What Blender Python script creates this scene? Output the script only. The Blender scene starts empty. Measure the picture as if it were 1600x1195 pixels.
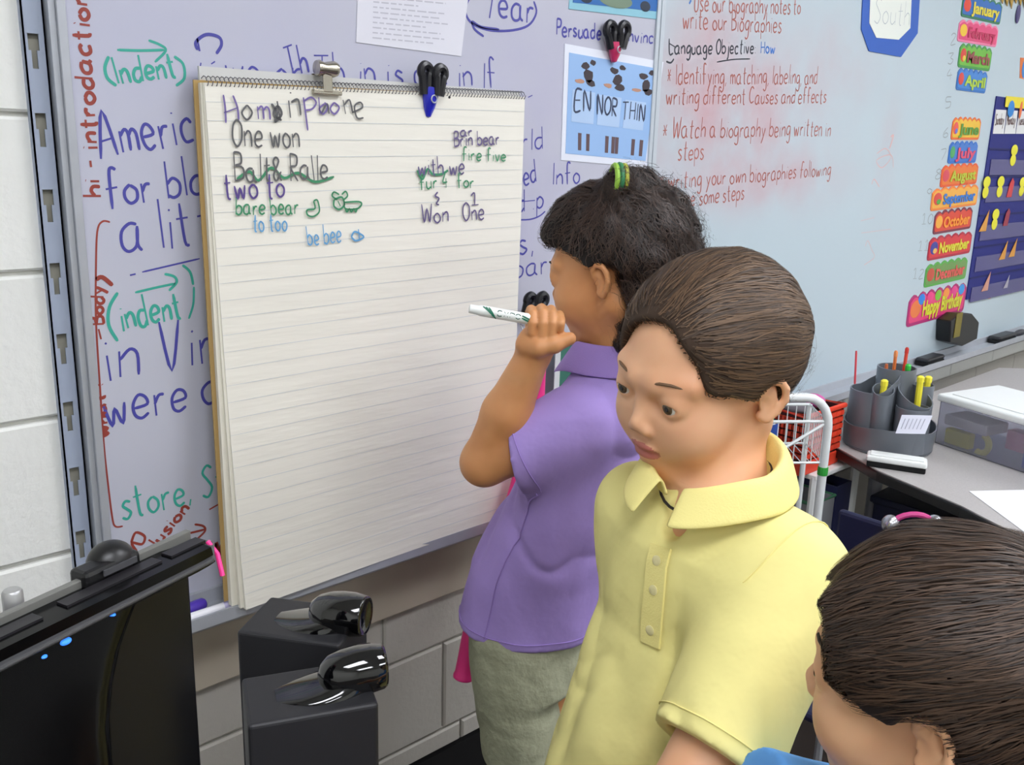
import bpy, math, random
import numpy as np
from mathutils import Vector, Matrix

# ---------------------------------------------------------------- camera, world, exposure
scene = bpy.context.scene
COL = scene.collection
RNG = random.Random(7)
NR = np.random.RandomState(11)

FOC = 1450.0
PP = np.array([800.0, 597.5])
def _n(w):
    w = np.asarray(w, float)
    return w / np.linalg.norm(w)
_ax = _n([1600.0, -327.5, FOC])
_dn = _n([(-FOC * FOC + 327.5 * 5643.0) / 1600.0, 5643.0, FOC])
RW = np.array([_ax, np.cross(-_dn, _ax), -_dn])      # rows: world axes seen by the camera (right, down, forward)
CAM = np.array([0.0, -1.33, 1.40])
RT, DNV, FW = RW @ [1., 0, 0], RW @ [0, 1., 0], RW @ [0, 0, 1.]

def ray(px, py):
    return RW @ np.array([(px - PP[0]) / FOC, (py - PP[1]) / FOC, 1.0])
def AT(px, py, d):                       # measured point at a distance d in front of the lens
    return CAM + d * ray(px, py)
def WALL(px, py, y=0.0):                 # measured point on the vertical plane at y
    r = ray(px, py); return CAM + r * ((y - CAM[1]) / r[1])
def HZ(px, py, z):                       # measured point on the horizontal plane at z
    r = ray(px, py); return CAM + r * ((z - CAM[2]) / r[2])
def PLN(px, py, p, n):
    r = ray(px, py); return CAM + r * (np.dot(p - CAM, n) / np.dot(r, n))

cd = bpy.data.cameras.new('camera')
cam = bpy.data.objects.new('camera', cd); COL.objects.link(cam)
cd.sensor_width = 36.0; cd.lens = FOC / 1600.0 * 36.0; cd.clip_start = 0.02
M = Matrix(((RT[0], -DNV[0], -FW[0], CAM[0]), (RT[1], -DNV[1], -FW[1], CAM[1]), (RT[2], -DNV[2], -FW[2], CAM[2]), (0, 0, 0, 1)))
cam.matrix_world = M
scene.camera = cam
w = bpy.data.worlds.new('world'); scene.world = w; w.use_nodes = True
w.node_tree.nodes['Background'].inputs[0].default_value = (0.8, 0.9, 1, 1)
w.node_tree.nodes['Background'].inputs[1].default_value = 0.05
vs = scene.view_settings
vs.view_transform = 'Standard'; vs.look = 'None'; vs.gamma = 1.0; vs.use_curve_mapping = False
vs.exposure = 0.0
LAMP_POWER = 15.5

# ---------------------------------------------------------------- materials
def lin(c):
    return tuple(((v / 255.) / 12.92 if v / 255. <= 0.04045 else ((v / 255. + 0.055) / 1.055) ** 2.4) for v in c)
def mat(name, rgb, rough=0.6, metal=0.0, bump=0.0, bscale=60.0, vary=0.0, vscale=8.0, coat=0.0, trans=0.0, emit=0.0, sss=0.0, stretch=None, ior=None, rgb2=None):
    m = bpy.data.materials.new(name); m.use_nodes = True
    nt = m.node_tree; b = nt.nodes['Principled BSDF']
    c = lin(rgb)
    b.inputs['Base Color'].default_value = (*c, 1)
    b.inputs['Roughness'].default_value = rough
    b.inputs['Metallic'].default_value = metal
    if coat: b.inputs['Coat Weight'].default_value = coat; b.inputs['Coat Roughness'].default_value = 0.05
    if trans: b.inputs['Transmission Weight'].default_value = trans
    if ior: b.inputs['IOR'].default_value = ior
    if sss:
        b.inputs['Subsurface Weight'].default_value = sss
        b.inputs['Subsurface Radius'].default_value = (0.010, 0.004, 0.002)
        b.inputs['Subsurface Scale'].default_value = 0.6
    if emit:
        b.inputs['Emission Color'].default_value = (*c, 1); b.inputs['Emission Strength'].default_value = emit
    if bump or vary:
        tc = nt.nodes.new('ShaderNodeTexCoord'); mp = nt.nodes.new('ShaderNodeMapping')
        nt.links.new(tc.outputs['Object'], mp.inputs[0])
        if stretch: mp.inputs['Scale'].default_value = stretch
    if bump:
        no = nt.nodes.new('ShaderNodeTexNoise'); no.inputs['Scale'].default_value = bscale; no.inputs['Detail'].default_value = 4
        bp = nt.nodes.new('ShaderNodeBump'); bp.inputs['Strength'].default_value = 1.0; bp.inputs['Distance'].default_value = bump
        nt.links.new(mp.outputs[0], no.inputs['Vector']); nt.links.new(no.outputs[0], bp.inputs['Height']); nt.links.new(bp.outputs[0], b.inputs['Normal'])
    if vary:
        n2 = nt.nodes.new('ShaderNodeTexNoise'); n2.inputs['Scale'].default_value = vscale; n2.inputs['Detail'].default_value = 3
        nt.links.new(mp.outputs[0], n2.inputs['Vector'])
        rp = nt.nodes.new('ShaderNodeValToRGB')
        d = lin(rgb2) if rgb2 else tuple(x * (1 - vary) for x in c)
        rp.color_ramp.elements[0].position = 0.3; rp.color_ramp.elements[0].color = (*d, 1)
        rp.color_ramp.elements[1].position = 0.7; rp.color_ramp.elements[1].color = (*c, 1)
        nt.links.new(n2.outputs[0], rp.inputs[0]); nt.links.new(rp.outputs[0], b.inputs['Base Color'])
    return m
MC = {}
def flat(rgb, rough=0.55, **k):
    key = (tuple(rgb), rough, tuple(sorted(k.items())))
    if key not in MC: MC[key] = mat('paint_%d_%d_%d' % tuple(rgb), rgb, rough, **k)
    return MC[key]

# ---------------------------------------------------------------- object helpers
WP = {}
def wloc(o): return WP.get(o.name, np.zeros(3))
def link(o, world, parent=None):
    COL.objects.link(o)
    WP[o.name] = np.array(world, float)
    if parent is not None:
        o.parent = parent; o.location = Vector(np.array(world) - wloc(parent))
    else: o.location = Vector(world)
    return o
def tag(o, label=None, cat=None, group=None, kind=None):
    if label: o['label'] = label
    if cat: o['category'] = cat
    if group: o['group'] = group
    if kind: o['kind'] = kind
    return o
def empty(name, loc, label=None, cat=None, group=None, kind=None):
    o = bpy.data.objects.new(name, None); o.empty_display_size = 0.05
    link(o, loc); return tag(o, label, cat, group, kind)

def basis(d):
    d = _n(d); a = np.array([0, 0, 1.]) if abs(d[2]) < 0.9 else np.array([1., 0, 0])
    u = _n(np.cross(a, d)); return u, np.cross(d, u), d

class MB:
    def __init__(s): s.v = []; s.f = []; s.mi = []; s.g = []
    def add(s, v, f, mi=0):
        o = len(s.v); s.v += [tuple(map(float, p)) for p in v]; s.f += [tuple(i + o for i in q) for q in f]; s.mi += [mi] * len(f); return s
    def box(s, lo, hi, mi=0):
        x0, y0, z0 = lo; x1, y1, z1 = hi
        return s.add([(x0, y0, z0), (x1, y0, z0), (x1, y1, z0), (x0, y1, z0), (x0, y0, z1), (x1, y0, z1), (x1, y1, z1), (x0, y1, z1)],
                     [(0, 3, 2, 1), (4, 5, 6, 7), (0, 1, 5, 4), (1, 2, 6, 5), (2, 3, 7, 6), (3, 0, 4, 7)], mi)
    def obox(s, c, h, ax, mi=0):            # oriented box: centre, half sizes, three axes
        c = np.array(c, float); ax = [np.array(a, float) for a in ax]
        v = [c + sx * h[0] * ax[0] + sy * h[1] * ax[1] + sz * h[2] * ax[2] for sz in (-1, 1) for sx, sy in ((-1, -1), (1, -1), (1, 1), (-1, 1))]
        return s.add(v, [(0, 3, 2, 1), (4, 5, 6, 7), (0, 1, 5, 4), (1, 2, 6, 5), (2, 3, 7, 6), (3, 0, 4, 7)], mi)
    def rings(s, rings, caps=True, mi=0, closed=False):
        n = len(rings[0]); v = [p for r in rings for p in r]; f = []
        m = len(rings)
        for i in range(m if closed else m - 1):
            a = i * n; b = ((i + 1) % m) * n
            for j in range(n):
                k = (j + 1) % n; f.append((a + j, a + k, b + k, b + j))
        if caps and not closed: f.append(tuple(range(n))[::-1]); f.append(tuple((m - 1) * n + j for j in range(n)))
        return s.add(v, f, mi)
    def tube(s, path, r, seg=8, mi=0, closed=False, caps=True):
        path = [np.array(p, float) for p in path]; n = len(path); rr = r if hasattr(r, '__len__') else [r] * n
        R = []; up = None
        for i in range(n):
            if closed: d = path[(i + 1) % n] - path[i - 1]
            else: d = path[min(i + 1, n - 1)] - path[max(i - 1, 0)]
            d = _n(d)
            if up is None: up = basis(d)[0]
            u = _n(up - d * np.dot(up, d)); v = np.cross(d, u); up = u
            R.append([path[i] + rr[i] * (math.cos(t) * u + math.sin(t) * v) for t in np.linspace(0, 2 * math.pi, seg, endpoint=False)])
        return s.rings(R, caps, mi, closed)
    def lathe(s, c, axis, prof, seg=24, mi=0, caps=True):      # prof: list of (radius, height along axis)
        u, v, d = basis(axis); c = np.array(c, float)
        return s.rings([[c + d * h + r * (math.cos(t) * u + math.sin(t) * v) for t in np.linspace(0, 2 * math.pi, seg, endpoint=False)] for r, h in prof], caps, mi)
    def prism(s, poly, ext, mi=0):           # 3D polygon extruded by a vector
        poly = [np.array(p, float) for p in poly]; e = np.array(ext, float)
        return s.rings([poly, [p + e for p in poly]], True, mi)
    def ball(s, c, r, ax=None, seg=20, rg=12, mi=0):
        ax = ax or ((1, 0, 0), (0, 1, 0), (0, 0, 1)); ax = [np.array(a, float) for a in ax]
        r = r if hasattr(r, '__len__') else (r, r, r); c = np.array(c, float)
        R = []
        for i in range(rg + 1):
            a = -math.pi / 2 + math.pi * (0.001 + 0.998 * i / rg); R.append([c + r[2] * math.sin(a) * ax[2] + math.cos(a) * (r[0] * math.cos(t) * ax[0] + r[1] * math.sin(t) * ax[1]) for t in np.linspace(0, 2 * math.pi, seg, endpoint=False)])
        return s.rings(R, True, mi)
    def build(s, name, mats, parent=None, smooth=False, bevel=0.0, label=None, subsurf=0, loc=None, bseg=2, recalc=True):
        V = np.array(s.v); c = (V.min(0) + V.max(0)) / 2 if loc is None else np.array(loc, float)
        if parent is None and loc is None: c[2] = V[:, 2].min()
        me = bpy.data.meshes.new(name); me.from_pydata([tuple(p) for p in V - c], [], s.f)
        for m in (mats if isinstance(mats, (list, tuple)) else [mats]): me.materials.append(m)
        if len(set(s.mi)) > 1: me.polygons.foreach_set('material_index', s.mi)
        if recalc:
            import bmesh
            bm = bmesh.new(); bm.from_mesh(me); bmesh.ops.recalc_face_normals(bm, faces=bm.faces); bm.to_mesh(me); bm.free()
        if smooth:
            me.polygons.foreach_set('use_smooth', [True] * len(me.polygons))
            if smooth != 'full':
                try: me.set_sharp_from_angle(angle=math.radians(40))
                except Exception: pass
        o = bpy.data.objects.new(name, me); link(o, c, parent)
        if bevel:
            b = o.modifiers.new('bevel', 'BEVEL'); b.width = bevel; b.segments = bseg; b.limit_method = 'ANGLE'; b.angle_limit = 0.6
        if subsurf:
            b = o.modifiers.new('sub', 'SUBSURF'); b.levels = subsurf; b.render_levels = subsurf
        if label: o['label'] = label
        return o

def catmull(P, n=4, closed=False):
    P = [np.array(p, float) for p in P]
    if len(P) < 3: return P
    out = []; m = len(P)
    for i in range(m if closed else m - 1):
        p0 = P[i - 1] if (i > 0 or closed) else P[0]; p1 = P[i]; p2 = P[(i + 1) % m]; p3 = P[(i + 2) % m] if (i + 2 < m or closed) else P[-1]
        for k in range(n):
            t = k / n
            out.append(0.5 * ((2 * p1) + (-p0 + p2) * t + (2 * p0 - 5 * p1 + 4 * p2 - p3) * t * t + (-p0 + 3 * p1 - 3 * p2 + p3) * t ** 3))
    if not closed: out.append(P[-1])
    return out

# ---------------------------------------------------------------- handwriting: a single-stroke alphabet
GL = {
 'a': '3,4 1.5,4.2 0,3 0,1 1.2,0 2.8,.8 3.2,3.8|3.2,3.8 3.1,1 4,0', 'b': '0,8 0,0|0,3 1.5,4.2 3.2,3 3,1 1.5,0 0,.8', 'c': '3,3.4 2,4.2 .4,3.4 0,1.6 1,.1 3,.5',
 'd': '3,4 1.2,4 0,2.5 .3,.5 1.8,0 3.1,1.4|3.2,8 3.1,0', 'e': '.2,2 3,2.4 2.7,3.8 1.3,4.2 .1,2.8 .2,.8 1.5,0 3.1,.6', 'f': '3,7.4 2,8 1.2,6.6 1.2,-.4|0,3.8 2.8,3.9',
 'g': '3,4 1.3,4.1 0,2.6 .5,.8 2,.7 3.1,2.4|3.1,4 3,-1.6 1.6,-3 .2,-2.2', 'h': '0,8 0,0|0,2.6 1.6,4.1 2.9,3.2 3,0', 'i': '.3,4 .3,0|.4,5.8 .5,6', 'j': '1.4,4 1.3,-1.8 .2,-2.8|1.4,5.8 1.5,6',
 'k': '0,8 0,0|2.6,4 .2,1.9 2.9,0', 'l': '.3,8 .3,0', 'm': '0,4 0,0|0,2.8 1.2,4 2,3.2 2,0|2,2.8 3.2,4 4.1,3 4.2,0', 'n': '0,4 0,0|0,2.6 1.6,4.1 2.8,3.2 2.9,0',
 'o': '1.5,4.1 .1,3 0,1.2 1.4,0 2.9,.9 3,2.8 1.5,4.1', 'p': '0,4 0,-3|0,3 1.5,4.2 3,3 2.8,1 1.4,.1 0,.8', 'r': '0,4 .1,0|.1,2.3 1,3.8 2.3,3.8', 's': '2.6,3.7 1.2,4.2 .3,3.2 1.4,2.2 2.6,1.2 1.4,0 0,.5',
 't': '1.2,7 1.2,.6 2.2,0|0,4.4 2.6,4.6', 'u': '0,4 .1,1 1.3,0 2.8,1.2|2.9,4 2.9,0', 'v': '0,4 1.4,0 2.9,4', 'w': '0,4 1,0 2.1,3.2 3.2,0 4.3,4', 'x': '0,4 2.8,0|2.8,4 0,0', 'y': '0,4 1.5,.6|3,4 1.4,-.6 .2,-3',
 'z': '0,4 2.7,4 0,0 2.9,0', 'q': '3,4 1.2,4 0,2.5 .5,.6 2,.6 3.1,2.2|3.1,4 3.1,-3',
 'A': '0,-.5 2.6,8 4.2,-.3|.7,2.6 4,3', 'B': '0,8 0,0|0,8 2.6,7.6 2.6,5 .2,4.3|.2,4.3 3.3,3.6 3.2,.8 0,0', 'C': '3.6,7 2,8 .3,6 0,2.6 1.4,.1 3.8,1', 'D': '0,8 0,0|0,8 2.8,7 3.6,4 2.6,.8 0,0', 'E': '3,8 0,7.8 0,0 3.2,.2|0,4 2.6,4.2',
 'F': '0,8 0,0|0,7.8 3.4,8|0,4.2 2.6,4.4', 'G': '3.6,7 2,8 .3,6 0,2.6 1.4,.1 3.6,1 3.6,3.6 2,3.6', 'H': '0,8 0,0|3.4,8 3.4,0|0,4 3.4,4.3', 'I': '.4,8 .3,0', 'J': '2.4,8 2.4,1.2 1.2,0 0,1.2', 'L': '0,8 .1,0 3,.3', 'M': '0,0 .3,8 2.2,3 4.2,8 4.4,0',
 'N': '0,0 .1,8 3.2,.2 3.4,8', 'O': '1.9,8 .2,6 0,2.4 1.8,0 3.8,2 3.8,6 1.9,8', 'P': '0,8 0,0|0,8 2.9,7.4 2.8,4.4 0,3.8', 'R': '0,8 0,0|0,8 2.9,7.2 2.7,4.6 .2,4 3.2,0', 'S': '3.2,7.2 1.6,8 .2,6.4 1.8,4.3 3.2,2.2 1.8,0 0,.8', 'T': '0,7.6 4,8|2,7.8 2,0',
 'U': '0,8 .2,1.4 1.6,0 3.2,1.6 3.4,8', 'V': '0,8 1.6,0 3.4,8', 'W': '0,8 1.2,0 2.6,6 4,0 5.2,8', 'X': '0,8 3.4,0|3.4,8 0,0', 'Y': '0,8 1.8,4|3.6,8 1.4,0', 'Z': '0,8 3.4,8 0,0 3.6,0', 'K': '0,8 0,0|3.2,8 .2,3.8 3.4,0',
 '0': '1.5,8 0,5.4 .1,2 1.6,0 3,2.4 3,6 1.5,8', '1': '.2,6.4 1.4,8 1.4,0|.2,0 2.8,0', '2': '0,6.6 1.4,8 2.8,6.2 0,0 3,.2', '3': '0,7.4 2.6,7.4 1.2,4.4 2.8,2.6 1.6,0 0,.8', '4': '1.8,8 0,3.4 3,3.4|2.2,5.4 2.1,0', '5': '2.8,8 .4,8 .2,4.8 2.6,4.4 2.4,.8 0,.3',
 '6': '2.4,8 .4,4 .3,.9 1.8,0 2.8,1.8 1.6,3.8 .4,2.4', '7': '0,8 2.9,8 .9,0', '8': '1.5,8 .2,6.2 2.6,3 2.4,.6 .6,.3 .3,2.6 2.7,6 1.5,8', '9': '2.7,6.4 1.2,8 .1,6 1.4,4.2 2.7,6|2.8,7 2.4,0',
 '(': '1.2,9.4 .1,6.4 0,1.4 1,-1.6', ')': '0,9.4 1.1,6 1,1.4 -.2,-1.6', '-': '0,3.2 2,3.4', '.': '.2,.1 .5,.3', ',': '.5,.5 .1,-1', '*': '.2,5.6 2,1.2|2.2,5.6 .1,1.2|-.2,3.3 2.5,3.5', ':': '.3,3.4 .4,3.7|.3,.6 .4,.9', '&': '3.4,0 .4,5.6 1.2,7.6 2.4,6.2 .1,2 1.2,0 3.4,3', '^': '0,4 1.2,6 2.4,4', '!': '.2,8 .2,2.4|.2,.2 .4,.4', "'": '.2,8 .1,6.4',
}
GP = {}
for ch, sx in GL.items():
    GP[ch] = [[tuple(map(float, p.split(','))) for p in st.split()] for st in sx.split('|')]
def ribbon(mb, P, wd, N, mi=0):
    P = [np.array(p, float) for p in P]; N = np.array(N, float)
    L = []; n = len(P)
    for i in range(n):
        d = P[min(i + 1, n - 1)] - P[max(i - 1, 0)]
        if np.linalg.norm(d) < 1e-9: d = np.array([1e-4, 0, 1e-4])
        s = _n(np.cross(N, _n(d))) * wd / 2
        if i in (0, n - 1): s = s * 0.6
        L += [P[i] - s, P[i] + s]
    mb.add(L, [(2 * i, 2 * i + 1, 2 * i + 3, 2 * i + 2) for i in range(n - 1)], mi)
def write(mb, text, O, E, xh, wd, N=(0, -1, 0), jit=0.25, slant=0.0, mi=0, rnd=RNG):
    O = np.array(O, float); E = np.array(E, float); U = E - O; Ln = np.linalg.norm(U); U = U / Ln; V = _n(np.cross(N, U)); N = np.array(N, float)
    adv = []; x = 0
    for ch in text:
        if ch == ' ': adv.append(x); x += 2.6; continue
        wch = max(p[0] for st in GP[ch] for p in st); adv.append(x); x += wch + 1.5
    x = max(x - 1.5, 1); k = Ln / x; s = xh / 4.0
    for ch, a in zip(text, adv):
        if ch == ' ': continue
        dy = rnd.uniform(-jit, jit) * 1.2; sc = 1 + rnd.uniform(-jit, jit) * 0.25; rot = slant + rnd.uniform(-jit, jit) * 0.25
        for st in GP[ch]:
            pts = [(a + (p[0] + rnd.uniform(-jit, jit) * .4), (p[1] * sc + dy + rnd.uniform(-jit, jit) * .4)) for p in st]
            pts = catmull([np.array([p[0] * k + rot * p[1] * s, p[1] * s]) for p in pts], 4)
            ribbon(mb, [O + U * q[0] + V * q[1] + N * rnd.uniform(0, .0001) for q in pts], wd, N, mi)

# ---------------------------------------------------------------- the room
YB = -0.025                                     # front of the whiteboards
def BD(px, py): return WALL(px, py, YB - 0.0004)
m_block = mat('painted_block', (236, 237, 233), 0.75, bump=0.0016, bscale=70, vary=0.05, vscale=5)
m_mortar = mat('painted_mortar', (214, 214, 208), 0.8, bump=0.0006, bscale=120)
m_wall = mat('painted_wall', (222, 222, 214), 0.8)
m_ceil = mat('ceiling_tile', (225, 225, 220), 0.9)
m_floor = mat('floor_tile', (58, 50, 46), 0.4, vary=0.3, vscale=3)
m_metal = mat('brushed_aluminium', (186, 190, 198), 0.42, 0.35, vary=0.08, vscale=20)
m_track = mat('grey_enamel', (158, 168, 188), 0.5)
m_dark = mat('track_shadow_grey', (108, 108, 102), 0.7)
m_bk = mat('black_plastic', (16, 16, 18), 0.38)
m_gloss = mat('glossy_black', (7, 7, 9), 0.08, coat=1.0)
m_white = mat('white_plastic', (235, 238, 236), 0.4)
X0, X1, Y0, ZC = -1.6, 5.4, -5.2, 2.75

def struct(name, mb, m, **k):
    o = mb.build(name, m, None, **k); o['kind'] = 'structure'; return o
struct('floor', MB().box((X0, Y0, -.1), (X1, .15, 0)), m_floor)
struct('ceiling', MB().box((X0, Y0, ZC), (X1, .15, ZC + .1)), m_ceil)
wb = struct('wall_back', MB().box((X0, .008, 0), (X1, .15, ZC)), m_mortar)
struct('wall_left', MB().box((X0 - .1, Y0, 0), (X0, .15, ZC)), m_wall)
struct('wall_right', MB().box((X1, Y0, 0), (X1 + .1, .15, ZC)), m_wall)
struct('wall_front', MB().box((X0, Y0 - .1, 0), (X1, Y0, ZC)), m_wall)
struct('baseboard_back', MB().box((X0, -.006, 0), (X1, .008, .155)), m_bk)
# painted concrete blocks, joints recessed
CH = 0.2025
def block_mesh(lx, lz, d=0.012, b=0.0035, m_block=None):
    x, z = lx / 2, lz / 2
    v = [(-x, d, -z), (x, d, -z), (x, d, z), (-x, d, z), (-x, b, -z), (x, b, -z), (x, b, z), (-x, b, z),
         (-x + b, 0, -z + b), (x - b, 0, -z + b), (x - b, 0, z - b), (-x + b, 0, z - b)]
    f = [(0, 4, 5, 1)[::-1], (1, 5, 6, 2)[::-1], (2, 6, 7, 3)[::-1], (3, 7, 4, 0)[::-1], (4, 8, 9, 5)[::-1], (5, 9, 10, 6)[::-1], (6, 10, 11, 7)[::-1], (7, 11, 8, 4)[::-1], (8, 11, 10, 9)[::-1]]
    me = bpy.data.meshes.new('block'); me.from_pydata(v, [], f); me.materials.append(m_block)
    import bmesh
    bm = bmesh.new(); bm.from_mesh(me); bmesh.ops.recalc_face_normals(bm, faces=bm.faces)
    bm.faces.ensure_lookup_table()
    if bm.faces[8].normal.y > 0: bmesh.ops.reverse_faces(bm, faces=bm.faces)
    bm.to_mesh(me); bm.free(); return me
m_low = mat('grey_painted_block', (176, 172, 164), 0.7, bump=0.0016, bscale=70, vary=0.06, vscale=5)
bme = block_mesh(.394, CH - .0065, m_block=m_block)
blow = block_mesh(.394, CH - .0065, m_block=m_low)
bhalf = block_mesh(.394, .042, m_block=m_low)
def put_block(me, x, z):
    o = bpy.data.objects.new('block', me); link(o, (x, -.002, z), wb); return o
for row in range(0, 12):
    z = (row + .5) * CH + .002; off = .53 if row % 2 == 0 else .68
    for i in range(-6, 14):
        x = off + .4 * i + .2
        if x < X0 + .3 or x > X1 - .25: continue
        if row == 0: continue
        if row > 3 and x > .75: continue
        if row > 9: continue
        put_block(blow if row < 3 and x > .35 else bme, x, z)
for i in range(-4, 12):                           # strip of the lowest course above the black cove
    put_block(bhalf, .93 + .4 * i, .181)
# low rail fixed to the blocks under the boards
rz0, rz1 = .522, .60
struct('trim_1', MB().box((.46, -.016, rz0), (1.62, -.003, .655)), mat('rail_paint', (176, 166, 150), .6, vary=.06, vscale=4), bevel=.002)

# ceiling lights
m_lamp = mat('lamp_diffuser', (247, 249, 255), 0.4, emit=LAMP_POWER)
for i, (lx, ly) in enumerate([(-.2, -1.7), (1.9, -1.5), (4.1, -1.5), (-.3, -3.6), (1.9, -3.6), (4.1, -3.6)]):
    t = empty('ceiling_light', (lx, ly, ZC), 'ceiling panel %s, %s' % (('over the computer desk', 'over the children', 'over the activity table end')[i % 3], ('in the row near the whiteboards', 'in the rear row')[i // 3]), 'ceiling light', 'fluorescent ceiling panels')
    MB().box((lx - .64, ly - .34, ZC - .03), (lx - .6, ly + .34, ZC)).box((lx + .6, ly - .34, ZC - .03), (lx + .64, ly + .34, ZC)).box((lx - .6, ly - .34, ZC - .03), (lx + .6, ly - .3, ZC)).box((lx - .6, ly + .3, ZC - .03), (lx + .6, ly + .34, ZC)).build('frame', m_white, t)
    MB().box((lx - .598, ly - .298, ZC - .02), (lx + .598, ly + .298, ZC - .005)).build('diffuser', m_lamp, t)

# ---------------------------------------------------------------- slotted steel track beside the board
xa, xb = .386, .4125
tr = empty('slotted_track', (.39, -.001, .45), 'grey slotted steel shelf track fixed to the block wall left of the whiteboard', 'track')
zs = []
slots_px = [(53, 80), (65, 206), (77, 328), (88, 447), (99, 562), (109, 670), (118, 765), (126, 850)]
slots = [WALL(px, py, -.012) for px, py in slots_px]
fp = MB(); yf = -.014
zb, zt = .45, 1.95
sz = sorted([s[2] for s in slots])
step = (sz[-1] - sz[0]) / (len(sz) - 1)
zz = [sz[0] + step * i for i in range(len(sz) + 5) if sz[0] + step * i < zt - .03]
xc = .3975
prev = zb
for z in zz:
    top, mid, bot = z + .021, z + .001, z - .021
    w1, w2 = .0065, .0035
    fp.box((xa, yf, prev), (xb, yf + .002, bot))
    fp.box((xa, yf, bot), (xc - w2, yf + .002, mid)).box((xc + w2, yf, bot), (xb, yf + .002, mid))
    fp.box((xa, yf, mid), (xc - w1, yf + .002, top)).box((xc + w1, yf, mid), (xb, yf + .002, top))
    prev = top
fp.box((xa, yf, prev), (xb, yf + .002, zt))
fp.box((xa, yf, zb), (xa + .002, -.002, zt)).box((xb - .002, yf, zb), (xb, -.002, zt))
fp.build('face_plate', m_track, tr)
MB().box((xa + .003, -.006, zb), (xb - .003, -.002, zt)).build('back_channel', mat('track_inside', (150, 148, 136), .6), tr)

# ---------------------------------------------------------------- whiteboards
def smear_mat(name, rgb, smears):
    """enamel with old marker smears: each (x, z, sx, sz, colour, strength) in object space"""
    m = mat(name, rgb, 0.28, coat=0.15)
    nt = m.node_tree; b = nt.nodes['Principled BSDF']; N = nt.nodes.new; L = nt.links.new
    tc = N('ShaderNodeTexCoord'); sep = N('ShaderNodeSeparateXYZ'); L(tc.outputs['Object'], sep.inputs[0])
    no = N('ShaderNodeTexNoise'); no.inputs['Scale'].default_value = 7; no.inputs['Detail'].default_value = 4; L(tc.outputs['Object'], no.inputs['Vector'])
    col = N('ShaderNodeRGB'); col.outputs[0].default_value = (*lin(rgb), 1); cur = col.outputs[0]
    def mth(op, a, bb):
        q = N('ShaderNodeMath'); q.operation = op
        for i, v in enumerate((a, bb)):
            if v is None: continue
            if isinstance(v, (int, float)): q.inputs[i].default_value = v
            else: L(v, q.inputs[i])
        return q.outputs[0]
    for (x, z, sx, sz_, c, st) in smears:
        dx = mth('DIVIDE', mth('SUBTRACT', sep.outputs[0], x), sx); dz = mth('DIVIDE', mth('SUBTRACT', sep.outputs[2], z), sz_)
        r = mth('ADD', mth('MULTIPLY', dx, dx), mth('MULTIPLY', dz, dz))
        g = mth('POWER', 2.718, mth('MULTIPLY', r, -1.0))
        q = mth('MULTIPLY', g, mth('MULTIPLY', mth('MAXIMUM', mth('SUBTRACT', no.outputs[0], .20), 0.0), st * 1.5))
        q = mth('MINIMUM', q, .8)
        mx = N('ShaderNodeMix'); mx.data_type = 'RGBA'; L(q, mx.inputs[0]); L(cur, mx.inputs[6]); mx.inputs[7].default_value = (*lin(c), 1); cur = mx.outputs[2]
    L(cur, b.inputs['Base Color']); return m
zb_l, zb_r = .70, .735
xs0, xs1, xs2 = .432, 1.612, 1.634
def sm(px, py, sx, sz_, c, st, cx, cz):
    p = BD(px, py); return (p[0] - cx, p[2] - cz, sx, sz_, c, st)
def board(x0, x1, z0, z1, label, m, lip):
    t = empty('whiteboard', ((x0 + x1) / 2, -.002, z0), label, 'whiteboard')
    MB().box((x0, YB, z0), (x1, -.003, z1)).build('panel', m, t, loc=((x0 + x1) / 2, 0, 1.2))
    tz = z0 - .012
    mb = MB()
    pr = [(-.003, z0 + .004), (-.003, tz - .018), (-.090, tz - .018), (-.096, tz - .012), (-.096, tz + .008), (-.092, tz + .008), (-.088, tz - .006), (-.034, tz - .006), (-.030, tz + .014)]
    pr = [(-.003, tz + .02)] + pr[1:]
    mb.prism([(x0 - .01, y, z) for y, z in pr], (x1 - x0 + .02, 0, 0)).build('marker_tray', m_metal, t, loc=((x0 + x1) / 2, -.05, tz))
    return t, tz
m_seam = mat('white_aluminium', (196, 204, 212), .4, .2)
cxl, cxr = (xs0 + xs1) / 2, (xs2 + 4.95) / 2
PINK = (208, 120, 128)
ml = smear_mat('board_enamel_lilac', (192, 193, 207), [sm(340, 130, .35, .2, (178, 176, 214), .5, cxl, 1.2), sm(830, 210, .14, .25, (170, 165, 205), .6, cxl, 1.2), sm(230, 500, .2, .5, (192, 198, 212), .5, cxl, 1.2)])
mr = smear_mat('board_enamel_pale', (187, 203, 212), [sm(1130, 55, .16, .10, PINK, .55, cxr, 1.2), sm(1120, 140, .40, .10, PINK, .75, cxr, 1.2), sm(1140, 225, .30, .09, PINK, .6, cxr, 1.2), sm(1200, 285, .35, .07, PINK, .55, cxr, 1.2), sm(1310, 90, .25, .10, PINK, .3, cxr, 1.2), sm(1385, 240, .07, .16, PINK, .25, cxr, 1.2)])
wl, tzl = board(xs0, xs1, zb_l, 1.95, 'left whiteboard with purple handwriting behind the chart pad', ml, 0)
wr, tzr = board(xs2, 4.95, zb_r, 1.95, 'right whiteboard with red handwritten goals and month cards', mr, 0)
MB().box((.4140, -.028, zb_l - .03), (.4225, -.002, 1.95)).box((.4225, -.034, zb_l - .03), (.4335, -.002, 1.95)).build('frame', m_metal, wl, bevel=.001)
MB().box((1.608, -.030, zb_l), (1.619, -.002, 1.95)).build('frame', m_seam, wl, bevel=.001)
MB().box((1.6215, -.030, zb_r), (1.634, -.002, 1.95)).build('frame', m_seam, wr, bevel=.001)

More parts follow.
